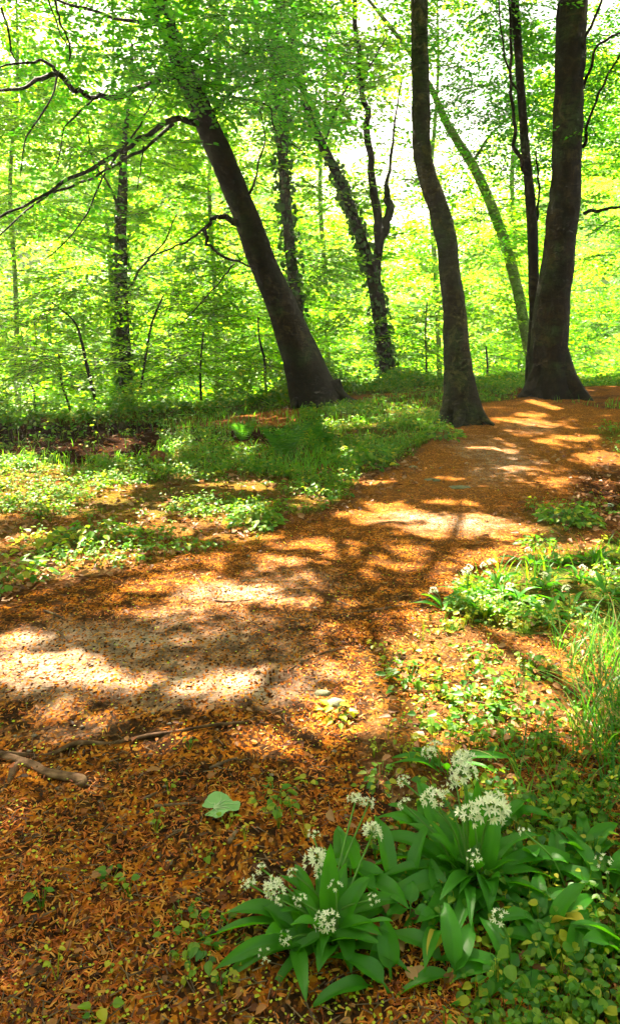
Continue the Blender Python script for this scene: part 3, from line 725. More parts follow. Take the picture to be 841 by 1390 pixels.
BR = [
    [(272, 166, D1, 10), (240, 164, D1 - .3, 9), (205, 180, D1 - .7, 8), (165, 205, D1 - 1.1, 7), (125, 228, D1 - 1.5, 6), (60, 262, D1 - 2, 5), (0, 296, D1 - 2.5, 4), (-70, 330, D1 - 3, 3)],
    [(235, 168, D1 - .35, 6), (200, 200, D1 - .6, 5), (160, 222, D1 - .9, 4.5), (110, 248, D1 - 1.2, 4), (60, 268, D1 - 1.6, 3.4), (15, 305, D1 - 2, 2.6), (-30, 345, D1 - 2.3, 2)],
    [(262, 104, D1 - .1, 11), (235, 106, D1 - .3, 9), (205, 114, D1 - .5, 8), (165, 130, D1 - .8, 8), (128, 133, D1 - 1.1, 7.5), (100, 120, D1 - 1.3, 8), (78, 100, D1 - 1.5, 8), (55, 108, D1 - 1.8, 7), (20, 122, D1 - 2.1, 5), (-40, 126, D1 - 2.5, 4)],
    [(80, 100, D1 - 1.5, 6), (66, 86, D1 - 1.6, 5.5), (40, 84, D1 - 1.8, 4), (5, 90, D1 - 2, 3), (-30, 100, D1 - 2.2, 2)],
    [(320, 302, D1 + .2, 12), (306, 298, D1 + .15, 9), (297, 294, D1 + .1, 7), (286, 302, D1, 6), (278, 314, D1 - .1, 6), (282, 330, D1 - .2, 5), (300, 345, D1 - .3, 4), (322, 355, D1 - .4, 3.5), (346, 366, D1 - .5, 2.5)],
    [(284, 305, D1, 5), (262, 322, D1 - .2, 3.6), (235, 336, D1 - .4, 2.8), (205, 348, D1 - .6, 2), (180, 356, D1 - .7, 1.4)],
    [(318, 358, D1 - .4, 3), (300, 380, D1 - .6, 2.4), (270, 415, D1 - .8, 2), (245, 440, D1 - .9, 1.4)],
    [(162, 205, D1 - 1.1, 4), (138, 245, D1 - 1.3, 3), (118, 290, D1 - 1.4, 2.4), (88, 330, D1 - 1.6, 2), (62, 352, D1 - 1.8, 1.4)],
    [(240, 18, D1 - .5, 8), (200, 30, D1 - .8, 6), (150, 22, D1 - 1.3, 5), (90, 5, D1 - 1.9, 4), (40, -20, D1 - 2.3, 3)],
    [(78, 103, D1 - 1.5, 4), (72, 130, D1 - 1.6, 3), (50, 165, D1 - 1.8, 3), (35, 190, D1 - 1.9, 2.6), (28, 240, D1 - 2, 1.6)],
    [(128, 133, D1 - 1.1, 3), (100, 160, D1 - 1.2, 3), (88, 175, D1 - 1.3, 2), (80, 215, D1 - 1.3, 1.6), (70, 240, D1 - 1.3, 1.2)],
    [(330, 285, D1 + .3, 6), (345, 250, D1 + .1, 3.6), (352, 215, D1, 3), (360, 190, D1, 2.4), (352, 150, D1 - .1, 1.8)],
    [(290, 150, D1 + .4, 6), (318, 120, D1 + .2, 4), (340, 80, D1, 3), (372, 60, D1 - .2, 2.4), (400, 66, D1 - .4, 1.6)],
    [(300, 130, D1 + .3, 4), (330, 134, D1, 3), (365, 145, D1 - .4, 3), (372, 175, D1 - .5, 2.6), (398, 196, D1 - .7, 2), (420, 215, D1 - .9, 1.5)],
    [(75, 0, D1 - 2.2, 4), (82, 30, D1 - 2.2, 3.6), (95, 60, D1 - 2.1, 3), (94, 84, D1 - 2, 2.2)],
    [(2, 10, D1 - 2.6, 4), (12, 45, D1 - 2.6, 3.6), (16, 70, D1 - 2.6, 3), (24, 84, D1 - 2.6, 2)],
    [(60, -20, D1 - 2.4, 3), (80, 40, D1 - 2.3, 2.4), (92, 62, D1 - 2.2, 2)],
    [(165, 205, D1 - 1.1, 3), (190, 170, D1 - 1, 3), (205, 140, D1 - .9, 2), (222, 118, D1 - .7, 1.6)],
    [(195, 198, D1 - .8, 2.6), (190, 235, D1 - .9, 2), (186, 260, D1 - 1, 1.4)],
    [(330, 470, D1 + .6, .1), (330, 471, D1 + .6, .1)],
]
for k, b in enumerate(BR[:-1]): branch(b, M_BARKD, leaning, k)
rs = np.random.default_rng(21)
blobs = []
for (a, b, d, rx, rz, n) in [(60, 30, 8.2, 1.1, .45, 45), (150, 20, 8.6, 1.0, .4, 45), (250, 30, 9.2, .9, .5, 50), (330, 60, 9.4, .9, .4, 50), (320, 110, 9.2, .8, .3, 34), (200, 75, 8.8, .8, .3, 26),
                             (60, 70, 7.8, .6, .3, 10), (380, 85, 9.5, .6, .35, 20), (250, 120, 9.0, .4, .25, 10), (140, 165, 8.5, .6, .3, 8), (60, 215, 7.6, .6, .3, 8), (20, 160, 7.6, .5, .35, 8), (120, 270, 8.2, .6, .3, 8), (40, 310, 8.0, .5, .3, 8),
                             (400, 150, 9.6, .6, .3, 14), (430, 30, 9.7, .5, .4, 12), (300, 10, 9.0, 1.0, .3, 30), (250, 70, 8.6, .35, .25, 12)]:
    c = P(a, b, d); blobs.append((c, (rx, .9, rz), n))
blobs = [(c, r, int(n * .8)) for c, r, n in blobs]
V, Q, S = blob_sprays(blobs, rs, TEMPL, keep_shade, 1.0, True)
mesh('crown', V, Q, M_BEECH, leaning)
V, Q = twig_mesh(S, .003); mesh('twig', V, Q, M_BARKD, leaning)

# --- middle beech ----------------------------------------------------------
g = ground(629, 571); d1 = g[1]
middle = thing('beech_tree', 'grey green trunk with wavy bend standing alone beside the path', 'tree', tuple(g))
rows = [(629, 584, d1, 60), (628, 566, d1, 50), (625, 545, d1, 46), (623, 520, d1, 42), (621, 495, d1, 37), (619, 465, d1, 34), (617, 430, d1, 32), (612, 390, d1, 29), (608, 350, d1, 28), (604, 320, d1, 27), (597, 290, d1, 27), (588, 262, d1, 26), (579, 235, d1, 25.5),
        (573, 210, d1, 25), (571, 180, d1, 24), (570, 140, d1, 24), (570, 90, d1, 24), (569, 40, d1, 23), (569, -10, d1, 22), (567, -100, d1, 21), (560, -220, d1, 19), (556, -380, d1, 14), (550, -560, d1, 6)]
pts, rad = pxpath(rows)
V, Fs = tube(pts, rad, 24, n=190, rough=.06, seed=5, flare=(.16, 5, .42), gnarl=.045)
mesh('trunk', V, Fs, M_BARKG, middle, True)
for rw in ([(612, 545, d1 - .05, 18), (604, 562, d1 - .15, 16), (596, 574, d1 - .28, 9), (588, 581, d1 - .4, 3)], [(640, 545, d1 - .05, 18), (650, 561, d1 - .15, 15), (660, 571, d1 - .28, 8), (670, 577, d1 - .35, 3)], [(624, 552, d1 - .12, 18), (622, 570, d1 - .25, 16), (618, 584, d1 - .42, 8), (614, 592, d1 - .55, 3)]):
    p_, r_ = pxpath(rw); V, Fs = tube(p_, r_, 10, rough=.1, seed=6); mesh('root', V, Fs, M_BARKG, middle, True)
# --- right beech -----------------------------------------------------------
g = ground(752, 537); d2 = g[1]
right = thing('beech_tree', 'thickest dark beech trunk with a long root flare beside the crest', 'tree', tuple(g))
rows = [(748, 552, d2, 66), (746, 530, d2, 62), (744, 505, d2, 52), (744, 480, d2, 50), (746, 450, d2, 50), (749, 420, d2, 49), (752, 390, d2, 45), (757, 350, d2, 42), (761, 310, d2, 41), (766, 270, d2, 40), (769, 220, d2, 39), (770, 170, d2, 38.5), (771, 120, d2, 39),
        (774, 60, d2, 40), (777, 0, d2, 39), (780, -80, d2, 38), (786, -220, d2, 34), (795, -380, d2, 22), (800, -520, d2, 8)]
pts, rad = pxpath(rows)
V, Fs = tube(pts, rad, 28, n=170, rough=.07, seed=9, flare=(.22, 4, .22), gnarl=.06)
mesh('trunk', V, Fs, M_BARKD, right, True)
for rw in ([(757, 470, d2 - .05, 24), (765, 500, d2 - .1, 26), (775, 521, d2 - .2, 24), (788, 537, d2 - .3, 20), (801, 549, d2 - .45, 14), (814, 557, d2 - .6, 8), (826, 563, d2 - .7, 3)],
           [(735, 490, d2 - .1, 22), (726, 515, d2 - .1, 22), (716, 530, d2 - .1, 16), (704, 540, d2 - .15, 8)]):
    p_, r_ = pxpath(rw); V, Fs = tube(p_, r_, 10, rough=.1, seed=4); mesh('root', V, Fs, M_BARKD, right, True)
for k, b in enumerate([[(790, 200, d2, 6), (800, 160, d2 - .3, 4.5), (818, 115, d2 - .7, 3.4), (841, 75, d2 - 1.2, 2.6), (860, 40, d2 - 1.5, 2)],
          [(785, 90, d2, 7), (795, 50, d2 - .3, 5), (812, 10, d2 - .6, 4), (830, -40, d2 - .9, 3)],
          [(790, 120, d2, 6), (810, 65, d2 - .5, 4), (841, 45, d2 - 1, 3), (870, 40, d2 - 1.4, 2)],
          [(792, 290, d2 + 1, 6), (812, 285, d2 + .8, 5), (830, 281, d2 + .6, 5), (850, 284, d2 + .4, 4)]]): branch(b, M_BARKD, right, 30 + k)
# --- slender stems beside the right beech ----------------------------------
slender = thing('slender_tree', 'slender dark curved tree rising just left of the thickest trunk', 'tree', tuple(P(724, 536, d2 + .6)))
ds = d2 + .6
pts, rad = pxpath([(722, 545, ds, 22), (722, 500, ds, 20), (724, 460, ds, 17), (726, 420, ds, 16), (724, 390, ds, 15), (723, 350, ds, 14.5), (722, 310, ds, 15), (719, 270, ds, 14), (716, 235, ds, 12), (712, 200, ds, 12), (709, 160, ds, 11), (706, 120, ds, 11), (703, 70, ds, 11), (699, 20, ds, 12), (694, -40, ds, 11), (680, -160, ds, 8), (665, -300, ds, 3)])
V, Fs = tube(pts, rad, 12, rough=.09, seed=12); mesh('trunk', V, Fs, M_BARKD, slender, True)
for k, b in enumerate([[(717, 240, ds, 8), (706, 215, ds - .1, 7), (698, 180, ds - .1, 6), (695, 140, ds - .1, 6), (694, 90, ds - .1, 5), (692, 30, ds - .2, 5), (686, -40, ds - .2, 4)],
          [(728, 300, ds, 4), (731, 265, ds, 3.5), (729, 230, ds, 3), (727, 205, ds, 2.4)],
          [(706, 130, ds, 4), (688, 90, ds - .4, 3), (680, 40, ds - .6, 2.6), (676, 0, ds - .8, 2)]]): branch(b, M_BARKD, slender, 40 + k)

# --- mostly unseen canopy on three path trees, placed for shade, holed for sun -------------
def canopy():
    rs = np.random.default_rng(77)
    n = 5200
    gx = rs.uniform(-7.5, 9, n); gy = rs.uniform(-3.5, 13.5, n)
    z = rs.uniform(6.5, 11.5, n) + np.clip(gy - 6, 0, 6) * .45
    pos = np.stack([gx, gy, 0 * gx], -1) + SUN[None] * (z / SUN[2])[:, None]
    px, py, f = proj(pos[:, 0], pos[:, 1], pos[:, 2])
    out = (py < -30) | (f < .5) | (px < -60) | (px > 900) | (rs.random(n) < .10)
    pos = pos[out]; n = len(pos)
    yaw = rs.uniform(0, 2 * PI, n); tilt = rs.normal(-.05, .15, n); roll = rs.normal(0, .2, n); sc = rs.uniform(.9, 1.4, n)
    own = np.argmin(np.stack([(pos[:, 0] + 1.5) ** 2 + (pos[:, 1] - 8) ** 2, (pos[:, 0] - 2) ** 2 + (pos[:, 1] - 9) ** 2 + 3, (pos[:, 0] - 4.5) ** 2 + (pos[:, 1] - 12) ** 2]), 0)
    return pos, yaw, tilt, roll, sc, own
pos, yaw, tilt, roll, sc, own = canopy()
for k, t_ in enumerate((leaning, middle, right)):
    s = own == k
    V, Q, S = sprays(pos[s], yaw[s], tilt[s], roll[s], sc[s], TEMPC, keep_shade, 1.05, True)
    mesh('shade_crown' if k == 0 else 'crown', V, Q, M_CANOPY, t_)
    V, Q = twig_mesh(S, .003); mesh('twig', V, Q, M_BARKD, t_)
    # limbs that carry the canopy
    stem = {0: P(160, -150, d0 - 1.7), 1: P(565, -150, d1), 2: P(782, -150, d2)}[k]
    cl = pos[s]
    for q in range(9):
        e = cl[rs.integers(len(cl))]; a = stem + np.array([0, 0, rs.uniform(0, 2.5)]); m_ = (a + e) / 2 + np.array([0, 0, .5])
        px, py, f = proj(*[np.array([v]) for v in m_])
        px2, py2, f2 = proj(*[np.array([v]) for v in e])
        if (f[0] > .3 and py[0] > -60) or (f2[0] > .3 and py2[0] > -40): continue
        V, Fs = tube([a, m_, e], [.045, .03, .012], 7, rough=.08, seed=q); mesh('branch', V, Fs, M_BARKD, t_, True)

# foliage of the right beech, slender tree and middle tree in view
rs = np.random.default_rng(31)
def part_crown(t_, spec, mat, seed, templ=TEMPL, ls=1.0, thick=1.2, sky=.5):
    rs = np.random.default_rng(seed)
    bl = [(P(a, b, d), (rx, thick, rz), n) for a, b, d, rx, rz, n in spec]
    V, Q, S = blob_sprays(bl, rs, templ, both(keep_shade, lambda p: skyfilt(p, sky, seed)), ls, True)
    mesh('crown', V, Q, mat, t_); V, Q = twig_mesh(S, .0035); mesh('twig', V, Q, M_BARKD, t_)
part_crown(right, [(820, 40, 12, .9, .8, 40), (830, 150, 12.4, .7, .9, 40), (815, 250, 13.5, .8, .6, 26), (800, 100, 13.6, .6, .8, 26), (760, 60, 13.8, .5, .5, 14), (835, 330, 13.4, .6, .6, 18), (770, 205, 12.0, .35, .15, 3), (825, 420, 14.5, .6, .8, 20)], M_BEECH, 41)
part_crown(slender, [(650, 40, 13, .8, .5, 44), (665, 110, 13.2, .7, .4, 40), (640, 170, 13.4, .8, .5, 26), (700, 160, 13.4, .5, .6, 26), (700, 60, 13.6, .6, .6, 24), (690, 200, 13.8, .6, .4, 14), (640, 240, 13.0, .7, .3, 14), (620, 20, 13.6, .7, .5, 20), (745, 110, 14.4, .6, .9, 30), (740, 260, 14.6, .5, .8, 20), (690, 300, 14.2, .5, .5, 14), (650, 10, 12, 1.0, .3, 20)], M_BEECH, 42)
rehome(leaning); rehome(middle); rehome(right); rehome(slender)

# --- trees on the slope beyond the crest -------------------------------------
def slope_tree(label, rows, branches, crown, bark, cat='tree', seed=0, name='woodland_tree', mat=M_SPRING, ivy=None, templ=TEMPC, ls=1.0, seg=12, sky=.55):
    pts, rad = pxpath(rows)
    b = pts[0].copy(); zb = float(height(b[0], b[1]))
    if b[2] > zb:                                       # run the stem down to the slope
        pts = np.vstack([[b[0], b[1], zb - .2], pts]); rad = np.concatenate([[rad[0] * 1.3], rad])
    t_ = thing(name, label, cat, (pts[0][0], pts[0][1], zb))
    V, Fs = tube(pts, rad, seg, rough=.09, seed=seed, gnarl=rad[0] * .2); mesh('trunk', V, Fs, bark, t_, True)
    for k, br in enumerate(branches): branch(br, bark, t_, seed + k + 1)
    if crown:
        rs = np.random.default_rng(seed + 100)
        bl = [(P(a, b_, d), (rx, max(rx * .9, 1.0), rz), n) for a, b_, d, rx, rz, n in crown]
        V, Q, S = blob_sprays(bl, rs, templ, both(keep_shade, lambda p: skyfilt(p, sky, seed)), ls, True)
        mesh('crown', V, Q, mat, t_)
        V, Q = twig_mesh(S, .005); mesh('twig', V, Q, bark, t_)
    if ivy:
        rs = np.random.default_rng(seed + 200); r0, r1, n, spread = ivy
        pI, rI = pts, rad
        c = spline(pI, 200); r = np.interp(np.linspace(0, len(rI) - 1, 200), np.arange(len(rI)), rI)
        i = rs.integers(int(r0 * 200), int(r1 * 200), n); a = rs.uniform(0, 2 * PI, n)
        out = np.stack([np.cos(a), np.sin(a), rs.normal(0, .2, n)], -1)
        cl = .4 + 1.2 * fbm(i / 9.0, np.zeros(n), 2, seed)
        Pb = c[i] + out * (r[i] * 1.0 + spread * rs.random(n) * cl)[:, None]
        D = unit(out * .5 + rs.normal(0, .5, (n, 3)) + [0, 0, -.4]); L = rs.uniform(.07, .12, n)
        V, Q = leaves(Pb, D, unit(out + rs.normal(0, .4, (n, 3))), L, L * .95); mesh('ivy', V, Q, M_IVY, t_)
    rehome(t_)
    return t_

E = 16.0
slope_tree('ivy clad trunk leaning left and forking behind the leaning beech',
    [(530, 530, 15.5, 24), (524, 490, 15.5, 22), (516, 440, 15.5, 20), (509, 390, 15.5, 19), (498, 350, 15.5, 16), (485, 310, 15.5, 15), (472, 272, 15.6, 14), (455, 232, 15.7, 13), (436, 195, 15.8, 12), (418, 150, 16, 11), (405, 90, 16, 10), (392, 40, 16, 9), (380, -20, 16, 8), (360, -120, 16, 5)],
    [[(510, 385, 15.5, 15), (513, 340, 15.6, 15), (512, 290, 15.7, 15), (505, 250, 15.8, 12), (500, 200, 15.9, 11), (496, 150, 16, 10), (488, 100, 16, 9), (482, 40, 16, 8), (478, -30, 16, 6)],
     [(514, 350, 15.6, 9), (520, 320, 15.5, 8), (526, 305, 15.4, 13), (527, 280, 15.4, 14), (524, 262, 15.4, 10), (526, 240, 15.4, 5), (532, 200, 15.4, 4), (536, 160, 15.5, 3), (545, 110, 15.6, 2)],
     [(440, 205, 15.8, 6), (452, 160, 15.5, 4), (470, 120, 15.2, 3), (500, 90, 15, 2.4), (525, 50, 15, 2)]],
    [(450, 60, 16.3, .9, .9, 60), (490, 150, 16.3, .6, .9, 40), (540, 260, 16.6, .7, .5, 26), (540, 60, 16.4, .6, .9, 30), (430, 120, 16, .7, 1.0, 40), (390, 180, 16.4, .7, .9, 34), (470, 330, 16.4, .9, .6, 26), (440, 270, 16.5, .8, .8, 34), (500, 440, 16.2, 1.0, .6, 36), (540, 480, 16.4, .8, .5, 26), (430, 400, 16.6, 1.0, .8, 40), (500, 80, 16.6, .8, .8, 20), (410, 40, 16.4, .6, .8, 20)],
    M_BARKD, seed=50, ivy=(.0, .6, 800, .045))
slope_tree('straight ivy speckled trunk rising behind the leaning beech',
    [(404, 450, 14.5, 17), (400, 400, 14.5, 16), (396, 360, 14.5, 16), (391, 310, 14.5, 15.5), (387, 270, 14.5, 15), (384, 220, 14.5, 15), (380, 170, 14.5, 15), (374, 120, 14.6, 14), (370, 80, 14.7, 13), (376, 40, 14.8, 11), (384, -10, 15, 9), (390, -100, 15, 6)],
    [[(372, 90, 14.7, 8), (362, 50, 14.6, 7), (352, 20, 14.6, 6), (345, -10, 14.5, 5)], [(372, 70, 14.7, 6), (366, 30, 14.8, 5), (367, -10, 15, 4)]],
    [(370, 230, 14.8, .5, .6, 16), (350, 130, 15, .8, .8, 34), (400, 120, 15, .5, .7, 20), (330, 190, 15.2, .8, .5, 26), (350, 20, 15.2, .7, .7, 20), (420, 350, 15.2, .6, .6, 24), (330, 400, 15.5, 1.0, .7, 50), (360, 480, 15, .8, .5, 36), (300, 330, 15.4, 1.0, .8, 50)],
    M_BARKG, seed=60, ivy=(.1, .8, 600, .05))
slope_tree('pale trunk painted leaf-lit green leaning left in full light behind the wavy trunk',
    [(720, 500, 17.5, 16), (716, 470, 17.5, 15), (708, 425, 17.5, 15), (698, 380, 17.5, 15), (686, 335, 17.5, 14), (672, 295, 17.5, 14), (656, 255, 17.5, 13), (638, 220, 17.6, 12), (618, 188, 17.7, 11), (600, 155, 17.8, 10), (582, 115, 18, 7), (555, 70, 18, 6), (528, 35, 18, 5), (500, 0, 18, 4), (470, -40, 18, 3)],
    [[(640, 222, 17.6, 6), (660, 190, 17.4, 4), (690, 160, 17, 3), (720, 140, 16.5, 2)]],
    [(660, 320, 18, .8, .7, 36), (700, 330, 18.2, .7, .7, 30), (650, 400, 18.4, .9, .7, 40), (690, 440, 18.5, .9, .7, 40), (620, 240, 18, .6, .4, 10), (670, 270, 18.4, .7, .5, 20), (540, 30, 18.5, 1.2, .6, 18)],
    M_BARKLIT, seed=70)
slope_tree('ivy covered upright trunk standing farthest left on the slope',
    [(174, 600, 15, 21), (172, 550, 15, 20), (170, 500, 15, 19), (167, 450, 15, 19), (165, 400, 15, 18), (164, 350, 15, 17), (164, 300, 15, 16), (167, 250, 15, 13), (168, 210, 15, 9), (174, 150, 15, 5), (180, 60, 15.3, 3)],
    [[(165, 300, 15, 6), (150, 255, 14.8, 4), (128, 220, 14.6, 3), (120, 180, 14.5, 2)], [(170, 400, 15, 5), (195, 360, 14.7, 3.5), (222, 330, 14.4, 2.4), (240, 290, 14.2, 1.6)]],
    [(150, 130, 15.2, 1.2, .8, 60), (110, 200, 15.4, 1.0, .8, 50), (210, 200, 15.4, 1.0, .8, 50), (80, 300, 15.4, 1.2, .8, 60), (230, 300, 15.5, 1.0, .8, 50), (120, 400, 15.6, 1.2, .8, 60), (230, 420, 15.6, 1.1, .8, 56), (60, 460, 15.6, 1.2, .8, 50), (170, 490, 15.9, 1.4, .5, 50), (40, 180, 15.6, 1.0, .9, 50), (260, 500, 15.8, 1.0, .5, 40)],
    M_BARKG, seed=80, ivy=(.0, .6, 520, .05))
# saplings and thin stems on the lip of the bank
SAP = [('thin curved sapling arching left in front of the ivy covered trunk', [(136, 590, 10.2, 6), (130, 545, 10.2, 5), (119, 500, 10.2, 4.5), (110, 460, 10.2, 4), (100, 435, 10.2, 3), (70, 410, 10.1, 2)], [(90, 420, 10.2, .5, .3, 12), (115, 480, 10.3, .4, .3, 8)]),
       ('short sapling with a crooked stem near the rusty stump', [(50, 585, 9.8, 5), (48, 555, 9.8, 4), (46, 530, 9.8, 3), (38, 515, 9.8, 2)], [(40, 520, 9.8, .5, .25, 12), (20, 470, 10, .5, .3, 10)]),
       ('sapling bending right just behind the ivy covered trunk', [(172, 590, 11.5, 5), (188, 540, 11.5, 4), (197, 490, 11.5, 3.5), (206, 440, 11.5, 3), (222, 400, 11.5, 2)], [(215, 410, 11.5, .5, .3, 14), (200, 470, 11.6, .5, .3, 10)]),
       ('wiry zigzag sapling close to the foot of the leaning beech', [(367, 570, 12.4, 5), (360, 520, 12.4, 4), (359, 490, 12.4, 4), (352, 460, 12.4, 3), (350, 430, 12.4, 2)], [(350, 440, 12.5, .5, .3, 12), (365, 500, 12.6, .4, .3, 10)]),
       ('upright sapling midway between the ivy covered trunk and the leaning beech', [(273, 585, 11.2, 4), (273, 540, 11.2, 3.5), (272, 500, 11.2, 3), (276, 450, 11.2, 2)], [(275, 470, 11.3, .5, .3, 14), (270, 520, 11.4, .4, .3, 8)]),
       ('small leafy sapling at the left between two curved stems', [(98, 585, 11, 4), (95, 555, 11, 3.5), (84, 520, 11, 3), (80, 480, 11, 2)], [(82, 490, 11, .5, .3, 12)]),
       ('thin sapling behind the grassy crest between two trunks', [(578, 535, 15, 4), (578, 490, 15, 3), (577, 450, 15, 2.5), (579, 410, 15, 2)], [(578, 430, 15, .5, .5, 12), (582, 480, 15.2, .5, .4, 10)]),
       ('tiny spreading sapling on the crest beside the wavy trunk', [(660, 530, 15.4, 4), (661, 500, 15.4, 3), (659, 470, 15.4, 2)], [(660, 475, 15.4, .5, .3, 10), (665, 505, 15.6, .5, .3, 8)])]
for k, (lab, rows, cr) in enumerate(SAP):
    slope_tree(lab, rows, [], cr, M_BARKD, 'sapling', 300 + k * 11, 'sapling', M_SPRING, templ=TEMPL, seg=6)

# understorey trees farther down the slope (own trunks mostly hidden by leaves)
UND = [('leafy young tree filling the gap at far left of the bank', 20, 20, 20), ('bright young tree glowing behind the ivy covered trunk', 150, 22, 22), ('bright young tree between the ivy covered and the leaning trunk', 290, 21, 21),
       ('bright young tree glowing behind the forked ivy clad trunk', 440, 24, 24), ('bright young tree behind the wavy trunk', 590, 23, 23), ('bright young tree behind the pale leaf-lit trunk', 700, 25, 25), ('leafy young tree filling the gap at far right of the crest', 850, 21, 21)]
for k, (lab, px, d, s) in enumerate(UND):
    rs_ = np.random.default_rng(500 + k); d = float(d)
    cr = []
    for q in range(17):
        b = rs_.uniform(-60, 560); cr.append((px + rs_.uniform(-95, 95), b, d + rs_.uniform(-1.5, 3), 1.3, .9, int(34 if not (430 < px < 720 and b < 330) else 16)))
    slope_tree(lab, [(px + 6, 560, d + 1, 8), (px + 2, 400, d + 1, 7), (px - 6, 250, d + 1, 6), (px + 4, 100, d + 1, 4), (px, -80, d + 1, 2)], [], cr, M_BARKLIT, 'tree', 500 + k * 7, 'young_tree', M_SPRING, ls=1.15, seg=7)

# rest of the wood, unseen, added behind and beside to block sky light
def sky_block_wood():
    rs = np.random.default_rng(333); n = 4600
    a = rs.uniform(R(100), R(440), n); r = rs.uniform(7.5, 13, n)
    x, y = np.cos(a) * r, np.sin(a) * r; k = (y < 3.5) & (np.abs(x) > .62 * y + 3.5); x, y = x[k], y[k]; n = len(x)
    z = height(x, y) + rs.uniform(.4, 10, n)
    V, Q, S = sprays(np.stack([x, y, z], -1), rs.uniform(0, 2 * PI, n), rs.normal(-.1, .25, n), rs.normal(0, .4, n), rs.uniform(1.4, 2.2, n), TEMPC, keep_shade, 1.3)
    kind(mesh('sky_block_foliage', V, Q, M_CANOPY), 'stuff', 'unseen wood added round the path to cut sky light')
sky_block_wood()
# far wood on the opposite hillside: one mass
def far_wood():
    rs = np.random.default_rng(901)
    n = 9000
    y = np.concatenate([rs.uniform(26, 70, 4500), rs.uniform(60, 130, 4500)]); x = rs.uniform(-1, 1, n) * (y * .62 + 3)
    z0 = height(x, y)
    top = np.clip(1.5 + 14 * fbm(x * .12, y * .12, 2, 12), 2, 12)
    z = z0 + rs.random(n) * top
    px, py, f = proj(x, y, z)
    pos = np.stack([x, y, z], -1)
    sc = np.full(n, 1.0) * rs.uniform(2.2, 3.4, n)
    V, Q, S = sprays(pos, rs.uniform(0, 2 * PI, n), rs.normal(-.1, .25, n), rs.normal(0, .4, n), sc, TEMPC, lambda p: skyfilt(p, .6, 4), 1.35)
    kind(mesh('far_woodland_foliage', V, Q, M_SPRING), 'stuff', 'bright spring foliage of the wood across the valley')
far_wood()

# ------------------------------------------------------------------ wild garlic
def strap_leaf(base, az, L, W, rise, arch, rs, twist=0.0):
    """one broad garlic leaf: a narrow stalk then an arching blade with a keel"""
    n = 16; t = np.linspace(0, 1, n)
    out = L * (t * math.cos(rise) + arch * .35 * t ** 2); up = L * (t * math.sin(rise) - arch * t ** 2.2 * .9)
    c = np.stack([base[0] + math.cos(az) * out, base[1] + math.sin(az) * out, base[2] + up], -1)
    T = unit(np.gradient(c, axis=0)); s0 = np.array([-math.sin(az), math.cos(az), 0]); N0 = np.cross(T, s0)
    tw = twist * t; S = s0[None] * np.cos(tw)[:, None] + N0 * np.sin(tw)[:, None]; N = np.cross(T, S)
    w = W * np.clip(np.where(t < .22, .10 + .25 * t, np.sin(np.clip((t - .12) / .88, 0, 1) ** .8 * PI) ** .75), .04, 1) * .5
    w[-1] = .0006
    wav = .10 * W * np.sin(t * 9 + rs.uniform(0, 6))
    w = w * .76; nc_ = 13; q = np.linspace(-1, 1, nc_); rows = []
    asym = rs.uniform(-.15, .15); ripple = rs.uniform(0, 6)
    for k_, qq in enumerate(q):
        rib = .035 * (1 if k_ % 2 else -1) * (1 - abs(qq)) 
        edge_wave = wav * (abs(qq) ** 2) * np.sin(t * 5 + ripple + (2 if qq > 0 else 0))
        rows.append(c + S * (qq * w)[:, None] + N * (w * (.42 * abs(qq) ** 1.3 - .10 + rib + asym * qq) + edge_wave)[:, None])
    V = np.stack(rows, 1).reshape(-1, 3)
    i = np.arange(n - 1)[:, None] * nc_; j = np.arange(nc_ - 1)[None]
    return V, np.stack([i + j, i + j + 1, i + nc_ + j + 1, i + nc_ + j], -1).reshape(-1, 4)

def umbel(c, R_, rs, n=18, up=(0, 0, 1)):
    """white starry flower head; returns petal geometry and pedicel geometry"""
    up = unit(np.array(up, float)); pet = MB(); ped = MB()
    ref = unit(np.cross(up, [.3, 1, .1])); ref2 = np.cross(up, ref)
    for k in range(n):
        ph = k * 2.39996 + rs.uniform(-.3, .3); th = math.acos(1 - (k + .5) / n * 1.15) + rs.uniform(-.1, .1)
        d = up * math.cos(th) + (ref * math.cos(ph) + ref2 * math.sin(ph)) * math.sin(th)
        r = R_ * rs.uniform(.62, 1.08); f = c + d * r
        u = unit(np.cross(d, [.31, .2, .9])); v = np.cross(d, u)
        V, Fs = tube([c, c + d * r * .5, f], [.0006, .0005, .0006], 4, 3, cap=False); ped.add(V, Fs)
        op = rs.uniform(.15, 1.3); a0 = rs.uniform(0, 1)
        a = a0 + np.arange(6) * PI / 3 + rs.normal(0, .1, 6)
        pd = unit(np.cos(a)[:, None] * u + np.sin(a)[:, None] * v + d * op)
        Lp = R_ * .50 * rs.uniform(.85, 1.15)
        V, Q = leaves(np.repeat(f[None], 6, 0), pd, unit(np.repeat(d[None], 6, 0) - pd * op), np.full(6, Lp), np.full(6, Lp * .34), .15)
        pet.add(V, Q)
    return pet, ped

